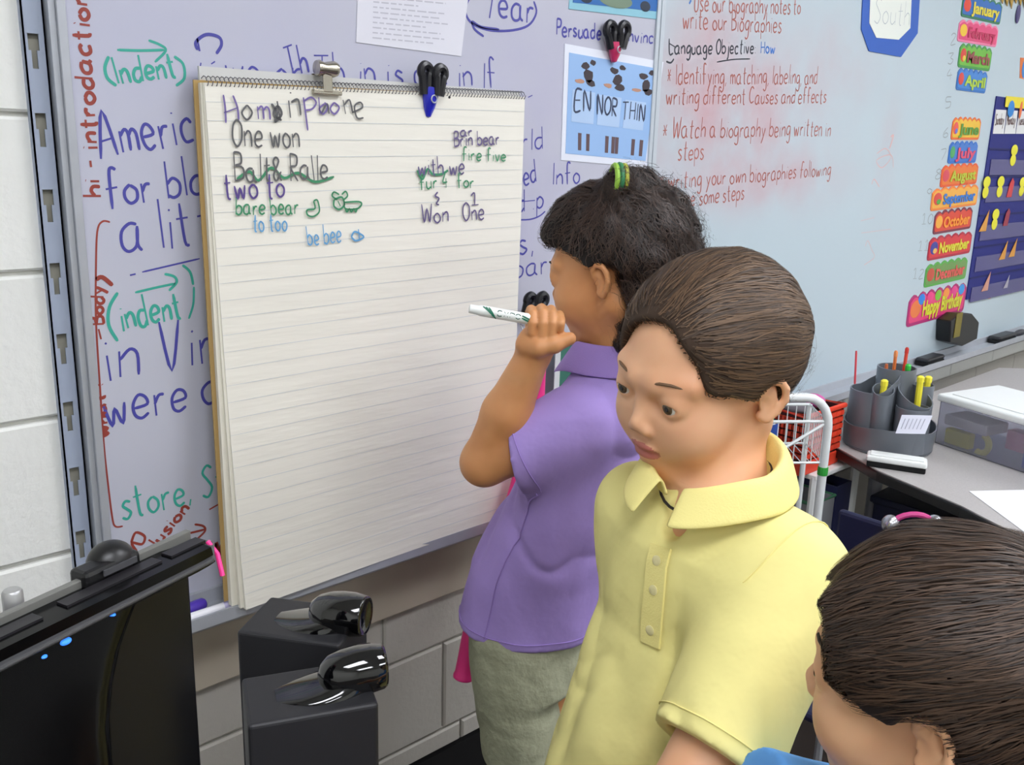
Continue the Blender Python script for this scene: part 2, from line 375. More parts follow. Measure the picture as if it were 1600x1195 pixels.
# ---- writing on the left board
INK = dict(brown=(150, 62, 52), teal=(58, 168, 150), blue=(72, 72, 160), purple=(88, 78, 160), black=(62, 66, 76), red=(176, 104, 94), sky=(60, 120, 200))
def inkmb(): return MB()
def W(mb, text, p0, p1, h, wd=.0042, f=BD, N=(0, -1, 0), **k):
    """text between two measured baseline points; h is the x height in metres"""
    mb.g.append((len(mb.f), len(mb.v), None)); write(mb, text, f(*p0), f(*p1), h, wd, N, **k)
def S(mb, pts, wd=.0042, f=BD, N=(0, -1, 0), smooth=True):
    P = [f(*p) for p in pts]; c = np.mean(P, 0)
    if not (mb.g and mb.g[-1][2] is not None and np.linalg.norm(mb.g[-1][2] - c) < .035): mb.g.append((len(mb.f), len(mb.v), c))
    ribbon(mb, catmull(P, 5) if smooth else P, wd, N)
def inkobj(mb, colour, parent, label=None):
    m = flat(INK[colour] if isinstance(colour, str) else colour, .5); g = mb.g + [(len(mb.f), len(mb.v), None)]; o = None
    for (f0, v0, _), (f1, v1, _) in zip(g[:-1], g[1:]):
        if f1 > f0: q = MB(); q.add(mb.v[v0:v1], [tuple(i - v0 for i in fc) for fc in mb.f[f0:f1]]); o = q.build('handwritten_line', m, parent, recalc=False)
    if label: o['label'] = label
    return o
b = inkmb()
W(b, 'hi - introdaction', (157, 306), (136, -8), .012, .0048, slant=0.0)
S(b, [(172, 347), (160, 346), (152, 362), (150, 420), (150, 500), (156, 600), (162, 690), (167, 740), (175, 805), (180, 822), (192, 822)], .0026)
W(b, 'Body', (162, 506), (161, 448), .0095, .0042)
S(b, [(150, 437), (160, 433), (176, 446)], .006)
S(b, [(154, 514), (158, 530)], .004)
W(b, 'what !', (170, 680), (160, 600), .008, .005)
W(b, 'clusion', (236, 868), (296, 795), .0105, .0045)
S(b, [(205, 848), (212, 832), (226, 838), (222, 850), (206, 848), (214, 862)], .004)
S(b, [(272, 838), (300, 832), (320, 827)], .0036); S(b, [(304, 819), (318, 822), (320, 830), (308, 842)], .0036)
S(b, [(327, 796), (341, 788)], .0042); S(b, [(335, 862), (338, 848), (342, 868), (346, 850)], .006); S(b, [(347, 872), (349, 888)], .004)
inkobj(b, 'brown', wl)
b = inkmb()
S(b, [(183, 78), (220, 79), (257, 78)], .0036); S(b, [(232, 63), (250, 70), (259, 79), (242, 97)], .0036)
S(b, [(170, 88), (164, 105), (168, 122), (182, 134)], .0044); S(b, [(272, 88), (286, 100), (288, 122), (275, 134)], .0040)
W(b, 'Indent', (184, 130), (276, 120), .0165, .0044)
S(b, [(211, 457), (245, 449), (274, 443)], .0036); S(b, [(257, 428), (272, 432), (276, 441), (264, 454)], .004)
S(b, [(184, 457), (171, 480), (170, 508), (184, 533)], .0048); S(b, [(285, 414), (297, 425), (302, 445)], .004); S(b, [(303, 448), (302, 475), (295, 498)], .0034)
W(b, 'indent', (192, 516), (284, 495), .022, .0046)
W(b, 'store, St', (192, 812), (350, 770), .026, .0040)
inkobj(b, 'teal', wl)
b = inkmb()
W(b, 'American', (158, 246), (356, 215), .030, .0044, jit=.3)
W(b, 'for blank', (168, 322), (372, 296), .026, .0044, jit=.3)
W(b, 'a little', (192, 394), (372, 376), .036, .0044)
S(b, [(203, 430), (212, 428)], .004); S(b, [(222, 425), (265, 415), (312, 404)], .0026)
W(b, 'in Virg', (170, 594), (372, 560), .036, .0046)
W(b, 'were an', (168, 666), (372, 622), .032, .0046)
S(b, [(309, 78), (306, 66), (322, 54), (342, 58), (346, 70), (338, 84)], .0046); S(b, [(308, 60), (312, 80)], .0046)
S(b, [(312, 110), (314, 98)], .003); S(b, [(330, 100), (336, 96)], .003)
W(b, 'we or Th in is a e in If', (352, 132), (775, 136), .024, .0036, jit=.5)
W(b, 'Th', (452, 118), (482, 112), .021, .004); 
W(b, 'l -', (812, 168), (834, 160), .016, .003)
W(b, 'world', (778, 238), (848, 232), .020, .0034); W(b, 'ped', (808, 292), (838, 285), .022, .0038); S(b, [(803, 316), (836, 313)], .003)
W(b, 'and .p', (776, 334), (848, 326), .020, .0036); S(b, [(800, 343), (826, 343), (842, 338), (852, 330)], .003)
W(b, 'us,', (792, 404), (832, 394), .026, .0042); W(b, 'parent', (804, 434), (905, 420), .022, .0036)
W(b, 'Info', (864, 288), (905, 285), .020, .0036)
W(b, 'Year', (758, 26), (832, 34), .028, .0046, jit=.4)
S(b, [(735, -6), (727, 14), (735, 34), (760, 46), (795, 48), (825, 40), (838, 20), (834, 2)], .0044); S(b, [(756, 57), (742, 46), (738, 34), (752, 42), (780, 46)], .0044)
W(b, 'Persuade', (870, 55), (938, 62), .015, .0040, jit=.35); W(b, 'Convince', (962, 62), (1029, 70), .014, .0036, jit=.35)
S(b, [(968, 44), (973, 36), (979, 42)], .003)
inkobj(b, 'blue', wl)
# ---- writing on the right board
b = inkmb()
W(b, 'Use our biography notes to', (1085, 18), (1250, 22), .020, .0034)
W(b, 'write our Biographies', (1067, 44), (1220, 52), .021, .0034)
W(b, '* Identifying, matching, labeling, and', (1043, 131), (1276, 131), .021, .0034)
W(b, 'writing different Causes and effects', (1041, 163), (1290, 161), .019, .0034)
W(b, '* Watch a biography being written in', (1036, 216), (1297, 212), .022, .0034)
W(b, 'steps', (1059, 250), (1099, 248), .022, .0034)
W(b, '* writing your own biographies following', (1030, 296), (1297, 274), .020, .0034)
W(b, 'those some steps', (1048, 326), (1162, 311), .020, .0034)
inkobj(b, 'red', wr)
b = inkmb()
W(b, 'Language Objective:', (1046, 84), (1180, 84), .016, .0040); S(b, [(1046, 68), (1056, 74)], .004); S(b, [(1041, 96), (1048, 98), (1053, 92)], .004)
S(b, [(1120, 97), (1145, 93), (1172, 92)], .003)
inkobj(b, 'black', wr)
b = inkmb(); W(b, 'How', (1189, 83), (1210, 84), .014, .004); S(b, [(1080, 0), (1077, 6)], .008); inkobj(b, 'sky', wr)
b = inkmb()
for i, (px, py) in enumerate([(1488, 70), (1484, 100), (1482, 125), (1480, 170), (1476, 215), (1472, 250), (1464, 280), (1450, 312), (1446, 350), (1440, 392), (1432, 436)]):
    s = str(i + 2); W(b, s, (px - 3 * len(s), py), (px + 5 * len(s), py - 1), .016, .0032)
inkobj(b, (150, 160, 165), wr)
b = inkmb()
S(b, [(1392, 214), (1396, 212), (1390, 232)], .006); S(b, [(1370, 240), (1384, 232), (1392, 246), (1378, 262), (1370, 250), (1392, 242), (1396, 262)], .0026); S(b, [(1362, 288), (1366, 280), (1374, 292)], .003)
S(b, [(1345, 345), (1366, 340)], .002); S(b, [(1346, 364), (1392, 358)], .002); S(b, [(1352, 385), (1356, 376), (1362, 390), (1366, 402), (1350, 414)], .002)
S(b, [(1540, 462), (1546, 466), (1552, 460)], .006)
inkobj(b, (222, 178, 176), wr)

# ---------------------------------------------------------------- papers and pictures on the boards
def sheet(name, quad, m, label, cat, t=.0012, y=YB, kind=None):
    P = [WALL(px, py, y - .0002) for px, py in quad]
    o = MB().prism(P, (0, -t, 0)).build(name, m, None, label=label, loc=np.mean(P, 0)); o['category'] = cat
    return o
o = sheet('paper_sheet', [(560, -60), (736, -45), (720, 88), (556, 66)], mat('typed_paper', (222, 222, 232), .7), 'white typed sheet hanging on the board above the chart pad', 'paper')
b = MB()
for i in range(11):
    y0 = -20 + i * 8; ln = [1, .92, .97, .6, .95, .9, 1, .7, .9, .95, .8][i]
    P0 = WALL(584 - i * .2, y0, YB - .0018); P1 = WALL(584 + 116 * ln, y0 + 11 * ln, YB - .0018); U = _n(P1 - P0); V = _n(np.cross((0, -1, 0), U)); x = 0; L = np.linalg.norm(P1 - P0)
    while x < L:
        wd = RNG.uniform(.006, .02); wd = min(wd, L - x); b.add([P0 + U * x, P0 + U * (x + wd), P0 + U * (x + wd) + V * .0022, P0 + U * x + V * .0022], [(0, 1, 2, 3)]); x += wd + .004
b.build('printed_text', flat((192, 192, 204)), o, recalc=False)

def quadpt(q, u, v, y):              # bilinear point inside a measured quad (u right, v down)
    q = [np.array(p, float) for p in q]; p = (1 - v) * ((1 - u) * q[0] + u * q[1]) + v * ((1 - u) * q[3] + u * q[2])
    return WALL(p[0], p[1], y)
# upper picture with pale border
q = [(893, -40), (1038, -30), (1033, 31), (888, 14)]
o = sheet('framed_picture', q, flat((140, 196, 214), .5), 'blue picture with pale turquoise border at the top of the left board', 'picture')
MB().prism([quadpt(q, *uv, YB - .0014) for uv in [(.04, .0), (.95, .0), (.94, .80), (.04, .80)]], (0, -.0006, 0)).build('picture_print', flat((36, 104, 178), .5), o)
MB().ball(quadpt(q, .5, .62, YB - .0022), (.05, .0006, .014)).build('picture_motif', flat((120, 140, 120), .6), o)
MB().ball(quadpt(q, .18, .62, YB - .0022), (.018, .0006, .010)).ball(quadpt(q, .82, .70, YB - .0022), (.016, .0006, .010)).build('picture_motif', flat((40, 52, 70), .6), o)
# blue poster: generic standing figures holding a banner
q = [(882, 68), (1036, 97), (1014, 262), (876, 250)]
o = sheet('poster', q, flat((228, 232, 244), .5), 'pale blue poster with white border and hand-lettered words above the tallest child', 'poster')
MB().prism([quadpt(q, *uv, YB - .0014) for uv in [(.05, .07), (.95, .07), (.95, .94), (.05, .94)]], (0, -.0006, 0)).build('picture_print', flat((150, 186, 232), .5), o)
b = flat((62, 52, 58), .6); c = flat((188, 142, 120), .6); d = flat((96, 74, 78), .6)
yq = YB - .0021
def blob(mb, u, v, su, sv, n=9):
    P = []
    for i in range(n):
        t = 2 * math.pi * i / n; k = RNG.uniform(.75, 1.2); P.append(quadpt(q, u + su * k * math.cos(t), v + sv * k * math.sin(t), yq))
    MB().prism(P[::-1], (0, -.0004, 0)).build('picture_motif', mb, o)
for k, u in enumerate((.24, .54, .84)):
    blob(b, u - .02, .16, .045, .03); blob(b, u + .02, .24, .05, .055); blob(b, u + .06, .12, .03, .025); blob(b, u + .05, .30, .05, .03)
    blob(c, u - .07, .30, .045, .02)
for u in (.20, .29, .50, .57, .61, .79, .88): 
    MB().prism([quadpt(q, a, v, yq) for a, v in [(u - .018, .75), (u + .018, .75), (u + .024, .90), (u - .01, .90)]], (0, -.0004, 0)).build('picture_motif', d, o)
for k, (u0, u1) in enumerate(((.10, .34), (.38, .62), (.66, .88))):
    MB().prism([quadpt(q, a, v, yq) for a, v in [(u0, .38 + .01 * k), (u1, .38 + .01 * k), (u1, .66), (u0, .66)]], (0, -.0003, 0)).build('picture_motif', flat((176, 202, 236), .6), o)
b = MB(); qf = lambda u, v: quadpt(q, u, v, yq - .0006)
W(b, 'EN', (.13, .56), (.30, .55), .019, .0042, f=qf); W(b, 'NOR', (.38, .57), (.58, .56), .019, .0042, f=qf); W(b, 'THIN', (.64, .58), (.88, .575), .017, .0042, f=qf)
b.build('lettering', flat((52, 62, 92)), o, recalc=False)

# octagonal blue sign
def ring_pts(pts, y): return [WALL(px, py, y) for px, py in pts]
O1 = [(1349, -45), (1368, -72), (1420, -66), (1438, -30), (1433, 52), (1407, 89), (1357, 80), (1345, 46)]
O2 = [(1361, -36), (1375, -55), (1412, -50), (1425, -25), (1422, 44), (1404, 62), (1369, 59), (1358, 36)]
o = MB().prism(ring_pts(O1, YB - .0005)[::-1], (0, -.002, 0)).build('octagon_sign', flat((38, 92, 186), .5), None, label='blue octagonal card sign with white centre reading South', loc=WALL(1390, 60, YB)); o['category'] = 'sign'
MB().prism(ring_pts(O2, YB - .0028)[::-1], (0, -.0008, 0)).build('centre_card', flat((232, 236, 228), .5), o)
b = MB(); W(b, 'South', (1366, 36), (1420, 40), .032, .0022, f=lambda x, y: WALL(x, y, YB - .0040), jit=.05); b.build('lettering', flat((176, 184, 190)), o, recalc=False)

# month cards with scalloped tops
def text_obj(txt, name, O, E, h, m, parent, y_off=0, bold=.012, N=(0, -1, 0)):
    cu = bpy.data.curves.new(name, 'FONT'); cu.body = txt; cu.size = 1; cu.extrude = 0.01; cu.offset = bold; cu.resolution_u = 3
    ob = bpy.data.objects.new(name, cu); COL.objects.link(ob)
    dg = bpy.context.evaluated_depsgraph_get(); me = bpy.data.meshes.new_from_object(ob.evaluated_get(dg)); bpy.data.objects.remove(ob)
    n = len(me.vertices); co = np.zeros(n * 3); me.vertices.foreach_get('co', co); co = co.reshape(-1, 3)
    x0, x1 = co[:, 0].min(), co[:, 0].max(); O = np.array(O, float); E = np.array(E, float)
    U = E - O; Ln = np.linalg.norm(U); U /= Ln; Nn = np.array(N, float); V = _n(np.cross(Nn, U))
    k = Ln / (x1 - x0); P = O + ((co[:, 0:1] - x0) * k) * U + (co[:, 1:2] * h / .72) * V + co[:, 2:3] * .02 * Nn
    c = P.mean(0); me.vertices.foreach_set('co', (P - c).ravel()); me.materials.clear(); me.materials.append(m)
    o = bpy.data.objects.new(name, me); link(o, c, parent); return o
def card(txt, L, R_, hpx, c_out, c_in, c_txt, c_icon, label, icon2=None, bumps=6):
    Lp, Rp = WALL(*L, YB - .0004), WALL(*R_, YB - .0004); wd = np.linalg.norm(Rp - Lp); U = (Rp - Lp) / wd; V = np.cross((0, -1, 0), U); V = _n(V); C = (Lp + Rp) / 2
    h = np.linalg.norm(WALL((L[0] + R_[0]) / 2, (L[1] + R_[1]) / 2 + hpx / 2, YB) - WALL((L[0] + R_[0]) / 2, (L[1] + R_[1]) / 2 - hpx / 2, YB))
    def outline(k, dy):
        hw, hh = wd / 2 - k, h / 2 - k; P = []
        for t in np.linspace(-math.pi / 2, 0, 4): P.append((hw - .3 * hh + .3 * hh * math.cos(t), -hh + .3 * hh + .3 * hh * math.sin(t)))
        n = bumps * 4
        for i in range(n + 1):
            x = hw - 2 * hw * i / n; z = hh * .72 + hh * .28 * abs(math.sin(math.pi * i / 4.0)); z *= (1 - .25 * abs(x / hw) ** 6); P.append((x, z))
        for t in np.linspace(math.pi, 1.5 * math.pi, 4): P.append((-hw + .3 * hh + .3 * hh * math.cos(t), -hh + .3 * hh + .3 * hh * math.sin(t)))
        return [C + U * a + V * b_ + np.array([0, dy, 0]) for a, b_ in P]
    o = MB().prism(outline(0, 0), (0, -.0015, 0)).build('month_card' if txt != 'Happy Birthday' else 'birthday_card', flat(c_out, .4), None, label=label, loc=C); o['category'] = 'card'; o['group'] = 'scalloped calendar cards on the right board'
    MB().prism(outline(h * .10, -.0016), (0, -.0006, 0)).build('card_face', flat(c_in, .4), o)
    MB().ball(C - U * wd * .38 + V * h * .0 + np.array([0, -.0024, 0]), (wd * .085, .0010, h * .27)).build('picture_motif', flat(c_icon, .4), o)
    if icon2: MB().ball(C - U * wd * .36 - V * h * .12 + np.array([0, -.0030, 0]), (wd * .045, .0010, h * .12)).build('picture_motif', flat(icon2, .4), o)
    if txt == 'Happy Birthday':
        for k, cc in enumerate([(40, 130, 220), (230, 60, 130), (120, 190, 50), (240, 150, 60), (225, 60, 140), (60, 150, 220)]):
            MB().ball(C + U * wd * (-.30 + .14 * k) + V * h * .26 + np.array([0, -.0026, 0]), (wd * .055, .0012, h * .17)).build('balloon_print', flat(cc, .4), o)
    text_obj(txt, 'lettering', C - U * wd * .27 - V * h * .26 + np.array([0, -.0040, 0]), C + U * wd * .43 - V * h * .26 + np.array([0, -.0040, 0]), h * .46, flat(c_txt, .4), o, bold=.035)
    return o
card('January', (1503, 6), (1564, 21), 36, (38, 120, 84), (36, 104, 186), (232, 214, 60), (226, 66, 44), 'topmost scalloped card, blue with green edge, reading January')
card('February', (1497, 46), (1558, 57), 34, (240, 130, 170), (226, 70, 124), (196, 40, 90), (240, 196, 50), 'pink scalloped card reading February with a yellow dot')
card('March', (1498, 85), (1548, 93), 37, (60, 150, 66), (110, 186, 60), (150, 66, 70), (214, 60, 52), 'green scalloped card reading March in maroon letters', (230, 200, 60))
card('April', (1495, 122), (1541, 129), 34, (38, 110, 190), (60, 130, 206), (176, 206, 60), (216, 60, 50), 'blue scalloped card reading April in lime letters')
card('June', (1487, 200), (1531, 201), 34, (234, 112, 48), (238, 192, 54), (88, 150, 56), (232, 80, 70), 'orange-edged yellow card reading June in green letters', (90, 110, 200))
card('July', (1482, 238), (1526, 237), 33, (42, 110, 196), (66, 120, 200), (222, 74, 110), (70, 160, 90), 'blue scalloped card reading July in pink letters')
card('August', (1470, 275), (1527, 270), 33, (230, 90, 42), (232, 120, 44), (186, 196, 50), (216, 70, 90), 'orange-red scalloped card reading August in lime letters')
card('September', (1455, 312), (1527, 303), 33, (240, 134, 52), (240, 176, 70), (48, 120, 206), (216, 66, 60), 'orange-edged scalloped card reading September in blue letters', (70, 160, 60))
card('October', (1459, 348), (1518, 339), 34, (120, 40, 66), (216, 66, 46), (246, 150, 44), (240, 170, 60), 'dark red scalloped card reading October in orange letters')
card('November', (1450, 389), (1517, 377), 34, (176, 30, 60), (214, 50, 60), (222, 214, 54), (60, 60, 150), 'crimson scalloped card reading November in yellow letters', (230, 180, 90))
card('December', (1445, 431), (1510, 417), 34, (84, 170, 70), (110, 150, 80), (220, 92, 84), (196, 80, 60), 'green scalloped card reading December in red letters')
card('Happy Birthday', (1418, 486), (1508, 462), 46, (176, 30, 110), (224, 60, 120), (214, 214, 50), (232, 120, 60), 'magenta birthday card with balloons, lowest and widest of the cards', bumps=7)
o = sheet('scalloped_card', [(1594, 90), (1622, 92), (1620, 128), (1593, 122)], flat((232, 120, 50), .4), 'orange card cut by the right edge of the photo above the calendar chart', 'card')
MB().ball(WALL(1602, 106, YB - .002), (.03, .001, .035)).build('picture_motif', flat((60, 130, 200), .4), o)
# fringe at the very top right and a small dark dot magnet
b = MB()
for i in range(9): b.prism([WALL(1562 + i * 7, -8, YB - .003), WALL(1570 + i * 7, -8, YB - .003), WALL(1566 + i * 7, 6 + (i % 3) * 4, YB - .003)], (0, -.002, 0))
o = b.build('paper_garland', flat((176, 140, 60), .7), None, label='yellow and brown paper fringe at the top right corner of the board', loc=WALL(1585, -8, YB)); o['category'] = 'garland'
o = MB().ball(WALL(1591, 22, YB - .003), (.018, .004, .030)).build('magnet', flat((66, 58, 110), .4), None, label='small dark violet oval magnet under the paper fringe', loc=WALL(1591, 22, YB - .003)); o['category'] = 'magnet'

# navy pocket chart
xl = WALL(1508, 468, YB)[0]; pc = empty('pocket_chart', (3.9, YB, .9), 'navy pocket calendar chart with cutouts at the right edge of the photo', 'pocket chart')
xr = 4.75; zt_, zb_ = WALL(1555, 150, YB)[2], WALL(1508, 468, YB)[2]
m_navy = mat('navy_nylon', (30, 36, 118), .7, bump=.0006, bscale=300); m_navy2 = flat((22, 26, 92), .7)
MB().box((xl, YB - .004, zb_), (xr, YB - .0003, zt_)).build('backing', m_navy, pc)
zc_ = [1.455, 1.345, 1.225, 1.105, .985]
rows = [1.415, 1.29, 1.165, 1.05, .945]
rows = [WALL(1560, py, YB)[2] for py in (258, 300, 358, 404, 448)]
for z in rows:
    MB().box((xl + .03, YB - .0068, z - .034), (xr - .02, YB - .0045, z + .020)).build('pocket', mat('clear_pocket', (74, 70, 128), .25), pc)
    MB().box((xl, YB - .0064, z + .052), (xr, YB - .0042, z + .058)).build('seam', m_navy2, pc)
def cut(kind, px, py, c, hpx):
    P = WALL(px, py, YB - .008); h = hpx / 1450. * 3.1 * 1.15
    if kind == 'o':
        mb = MB().ball(P + (0, 0, h * .25), (h * .42, .0012, h * .27)).ball(P - (0, 0, h * .22), (h * .36, .0012, h * .28)); nm, lb = 'cutout', 'yellow rounded'
    elif kind == 't': mb = MB().prism([P + np.array([-.4 * h, 0, -.5 * h]), P + np.array([.45 * h, 0, -.5 * h]), P + np.array([.5 * h, 0, .5 * h])], (0, -.001, 0))
    else: mb = MB().prism([P + np.array([a * h, 0, b_ * h]) for a, b_ in [(-.4, -.5), (.3, -.5), (.4, .3), (.1, .5), (-.2, .2)]], (0, -.001, 0))
    return mb.build('cutout', flat(c, .5), None, loc=P)
YEL, REDC, TAN = (228, 222, 50), (206, 60, 64), (214, 150, 60)
for kind, px, py, c, h, lb in [('o', 1584, 243, YEL, 30, 'yellow paper cutout in the first pocket row of the navy chart'),
    ('o', 1541, 293, YEL, 30, 'yellow paper cutout leftmost in the second pocket row of the chart'), ('o', 1563, 292, YEL, 30, 'yellow paper cutout second from left in the second pocket row'), ('p', 1579, 293, REDC, 28, 'red paper cutout in the second pocket row of the chart'), ('o', 1597, 292, YEL, 28, 'yellow paper cutout cut by the photo edge in the second pocket row'),
    ('t', 1537, 345, TAN, 30, 'orange triangular cutout in the third pocket row of the chart'), ('o', 1555, 343, YEL, 30, 'yellow paper cutout in the third pocket row of the chart'), ('p', 1573, 339, (150, 44, 66), 26, 'dark red cutout in the third pocket row of the chart'),
    ('t', 1567, 391, TAN, 28, 'left tan triangle in the fourth pocket row'), ('t', 1582, 387, TAN, 28, 'right tan triangle in the fourth pocket row'), ('t', 1540, 440, (208, 150, 130), 28, 'pale pink triangle in the bottom pocket row'), ('t', 1572, 440, (170, 166, 180), 20, 'grey triangle in the bottom pocket row')]:
    o = cut(kind, px, py, c, h); tag(o, lb, 'cutout', 'cutouts in the pocket chart')
for k in range(3):
    P = [WALL(px, py, YB - .0045) for px, py in [(1556 + 18 * k, 171 + k), (1572 + 18 * k, 172 + k), (1568 + 18 * k, 209), (1551 + 18 * k, 209)]]
    o = MB().prism(P, (0, -.001, 0)).build('weekday_card', flat((222, 222, 222), .5), pc)
    b = MB(); W(b, ['Sunday', 'Monday', 'Tuesday'][k], (1555 + 18 * k, 195), (1568 + 18 * k, 194), .018, .004, f=lambda x, y: WALL(x, y, YB - .0062)); b.build('lettering', flat((90, 60, 60)), o, recalc=False)
o = MB().prism([WALL(px, py, YB - .007) for px, py in [(1572, 150), (1604, 153), (1602, 170), (1570, 167)]], (0, -.0015, 0)).build('yellow_tag', flat((232, 214, 50), .5), pc)
MB().ball(WALL(1580, 170, YB - .009), (.03, .0015, .028)).build('blue_shape', flat((40, 130, 206), .5), pc)
MB().ball(WALL(1595, 172, YB - .009), (.012, .0015, .03)).build('orange_shape', flat((226, 110, 60), .5), pc)

# ---------------------------------------------------------------- clips
def chip_clip(name, ears, top, tip, c_jaw, label, wtop, y0, rear=.016, white=False):
    """black looped handles over a coloured tapered jaw; drawn on the plane at y0"""
    T = WALL(*top, y0); B = WALL(*tip, y0); V = T - B; L = np.linalg.norm(V); V /= L; U = np.cross(V, (0, -1, 0)); U = _n(U)
    t = empty(name, B, label, 'clip')
    prof = [(.10, 0), (.35, .04 * L), (.72, .35 * L), (1, .75 * L), (.95, L)]
    rings = []
    for wv, hh in prof:
        c = B + V * hh; hw = wtop / 2 * wv; hd = .011 * (.35 + .65 * wv)
        rings.append([c + U * hw * math.cos(a) + np.array([0, -1, 0]) * (hd + hd * math.sin(a)) for a in np.linspace(0, 2 * math.pi, 12, endpoint=False)])
    j = MB().rings(rings).build('jaw', mat('jaw_' + name, c_jaw, .3, coat=.4), t, smooth=True)
    MB().tube([B + V * L * .62 + U * .006 * math.cos(a) + V * .006 * math.sin(a) + np.array([0, -.022, 0]) for a in np.linspace(0, 2 * math.pi, 12, endpoint=False)], .0012, 6, closed=True).build('spring', m_metal, j)
    for k, (ex, ey) in enumerate(ears):
        E = WALL(ex, ey, y0) + np.array([0, -.012 - .008 * k, 0]); A = T - V * .012 + U * (.010 if k else -.010) + np.array([0, -.012 - .006 * k, 0])
        d = _n(E - A); s = _n(np.cross(d, (0, -1, 0)))
        path = []
        for a in np.linspace(-.25 * math.pi, 1.25 * math.pi, 14): path.append(E + d * rear * .75 * math.sin(a) * .9 + s * rear * .62 * math.cos(a))
        path = [A + s * .004] + path + [A - s * .004]
        MB().tube(catmull(path, 2), .0072, 8).build('handle', flat((26, 26, 32), .3), t, smooth=True)
    return t
chip_clip('magnetic_clip', [(658, 112), (676, 116)], (667, 137), (664, 184), (28, 36, 190), 'black-handled blue clip holding the top of the chart pad', .030, -.052, .015)
chip_clip('magnetic_clip', [(947, 48), (963, 49)], (955, 66), (955, 98), (206, 52, 104), 'black-handled pink clip holding the pale blue poster', .034, YB - .001, .020)
chip_clip('magnetic_clip', [(822, 468), (836, 466)], (824, 484), (812, 508), (190, 194, 200), 'black-handled grey clip beside the raised hand of the tallest child', .024, -.05, .016)

# small things on the right board and tray
t = empty('marker_holder', WALL(1485, 535, YB), 'black magnetic marker holder on the board below the birthday card', 'holder')
ho = [(1463, 498), (1478, 487), (1497, 487), (1508, 500), (1505, 526), (1482, 537), (1462, 531)]
P = [WALL(px, py, YB - .002) for px, py in ho]
MB().prism(P[::-1], (0, -.05, 0)).build('body', m_bk, t, bevel=.004)
MB().box(tuple(WALL(1490, 528, YB - .054)), tuple(WALL(1490, 528, YB - .054) + (.05, .0015, .085))).build('yellow_label', flat((120, 108, 40)), t)
def on_tray(px, py, tz): 
    p = WALL(px, py, -.06); return np.array([p[0], -.06, tz - .006])
def felt_eraser(p, l, label, c=(14, 14, 16), c2=(40, 40, 44)):
    t = empty('board_eraser', p, label, 'eraser')
    MB().box((p[0] - l / 2, p[1] - .022, p[2]), (p[0] + l / 2, p[1] + .022, p[2] + .014)).build('felt', flat(c, .9), t, bevel=.003)
    MB().box((p[0] - l / 2, p[1] - .023, p[2] + .014), (p[0] + l / 2, p[1] + .023, p[2] + .028)).build('handle', flat(c2, .4), t, bevel=.006)
felt_eraser(on_tray(1566, 528, tzr), .17, 'black felt eraser on the tray below the pocket chart')
felt_eraser(on_tray(1452, 571, tzr), .13, 'black felt eraser on the tray behind the desk organizer')
o = MB().ball(on_tray(1594, 519, tzr) + (0, 0, .012), (.05, .014, .012)).build('marker_stub', flat((60, 60, 66), .5), None, label='small dark marker stub lying on the tray at the right edge of the photo'); o['category'] = 'marker'
def marker(A, B, r, c_body, c_cap, label, frac=.28, txt=None):
    A = np.array(A, float); B = np.array(B, float); d = _n(B - A); L = np.linalg.norm(B - A)
    t = empty('marker_pen', (A + B) / 2, label, 'marker')
    MB().lathe(A, d, [(r * .7, 0), (r, .003), (r, L * (1 - frac)), (r * .9, L * (1 - frac) + .001)], 16).build('barrel', flat(c_body, .35), t, smooth=True)
    MB().lathe(A + d * L * (1 - frac), d, [(r * 1.06, 0), (r * 1.06, L * frac - .004), (r * .8, L * frac)], 16).build('cap', flat(c_cap, .35), t, smooth=True)
    return t
m1 = on_tray(268, 980, tzl); m2 = on_tray(330, 962, tzl)
marker(m1 + (-.03, 0, .010), m2 + (-.004, .012, .010), .009, (236, 236, 240), (84, 60, 176), 'white marker with purple cap lying in the left tray', .42)
m3 = on_tray(356, 968, tzl)
marker(m1 + (.0, -.015, .008), m3 + (.02, -.015, .008), .007, (238, 238, 244), (196, 190, 224), 'slim white marker lying in front of the purple-capped one', .3)

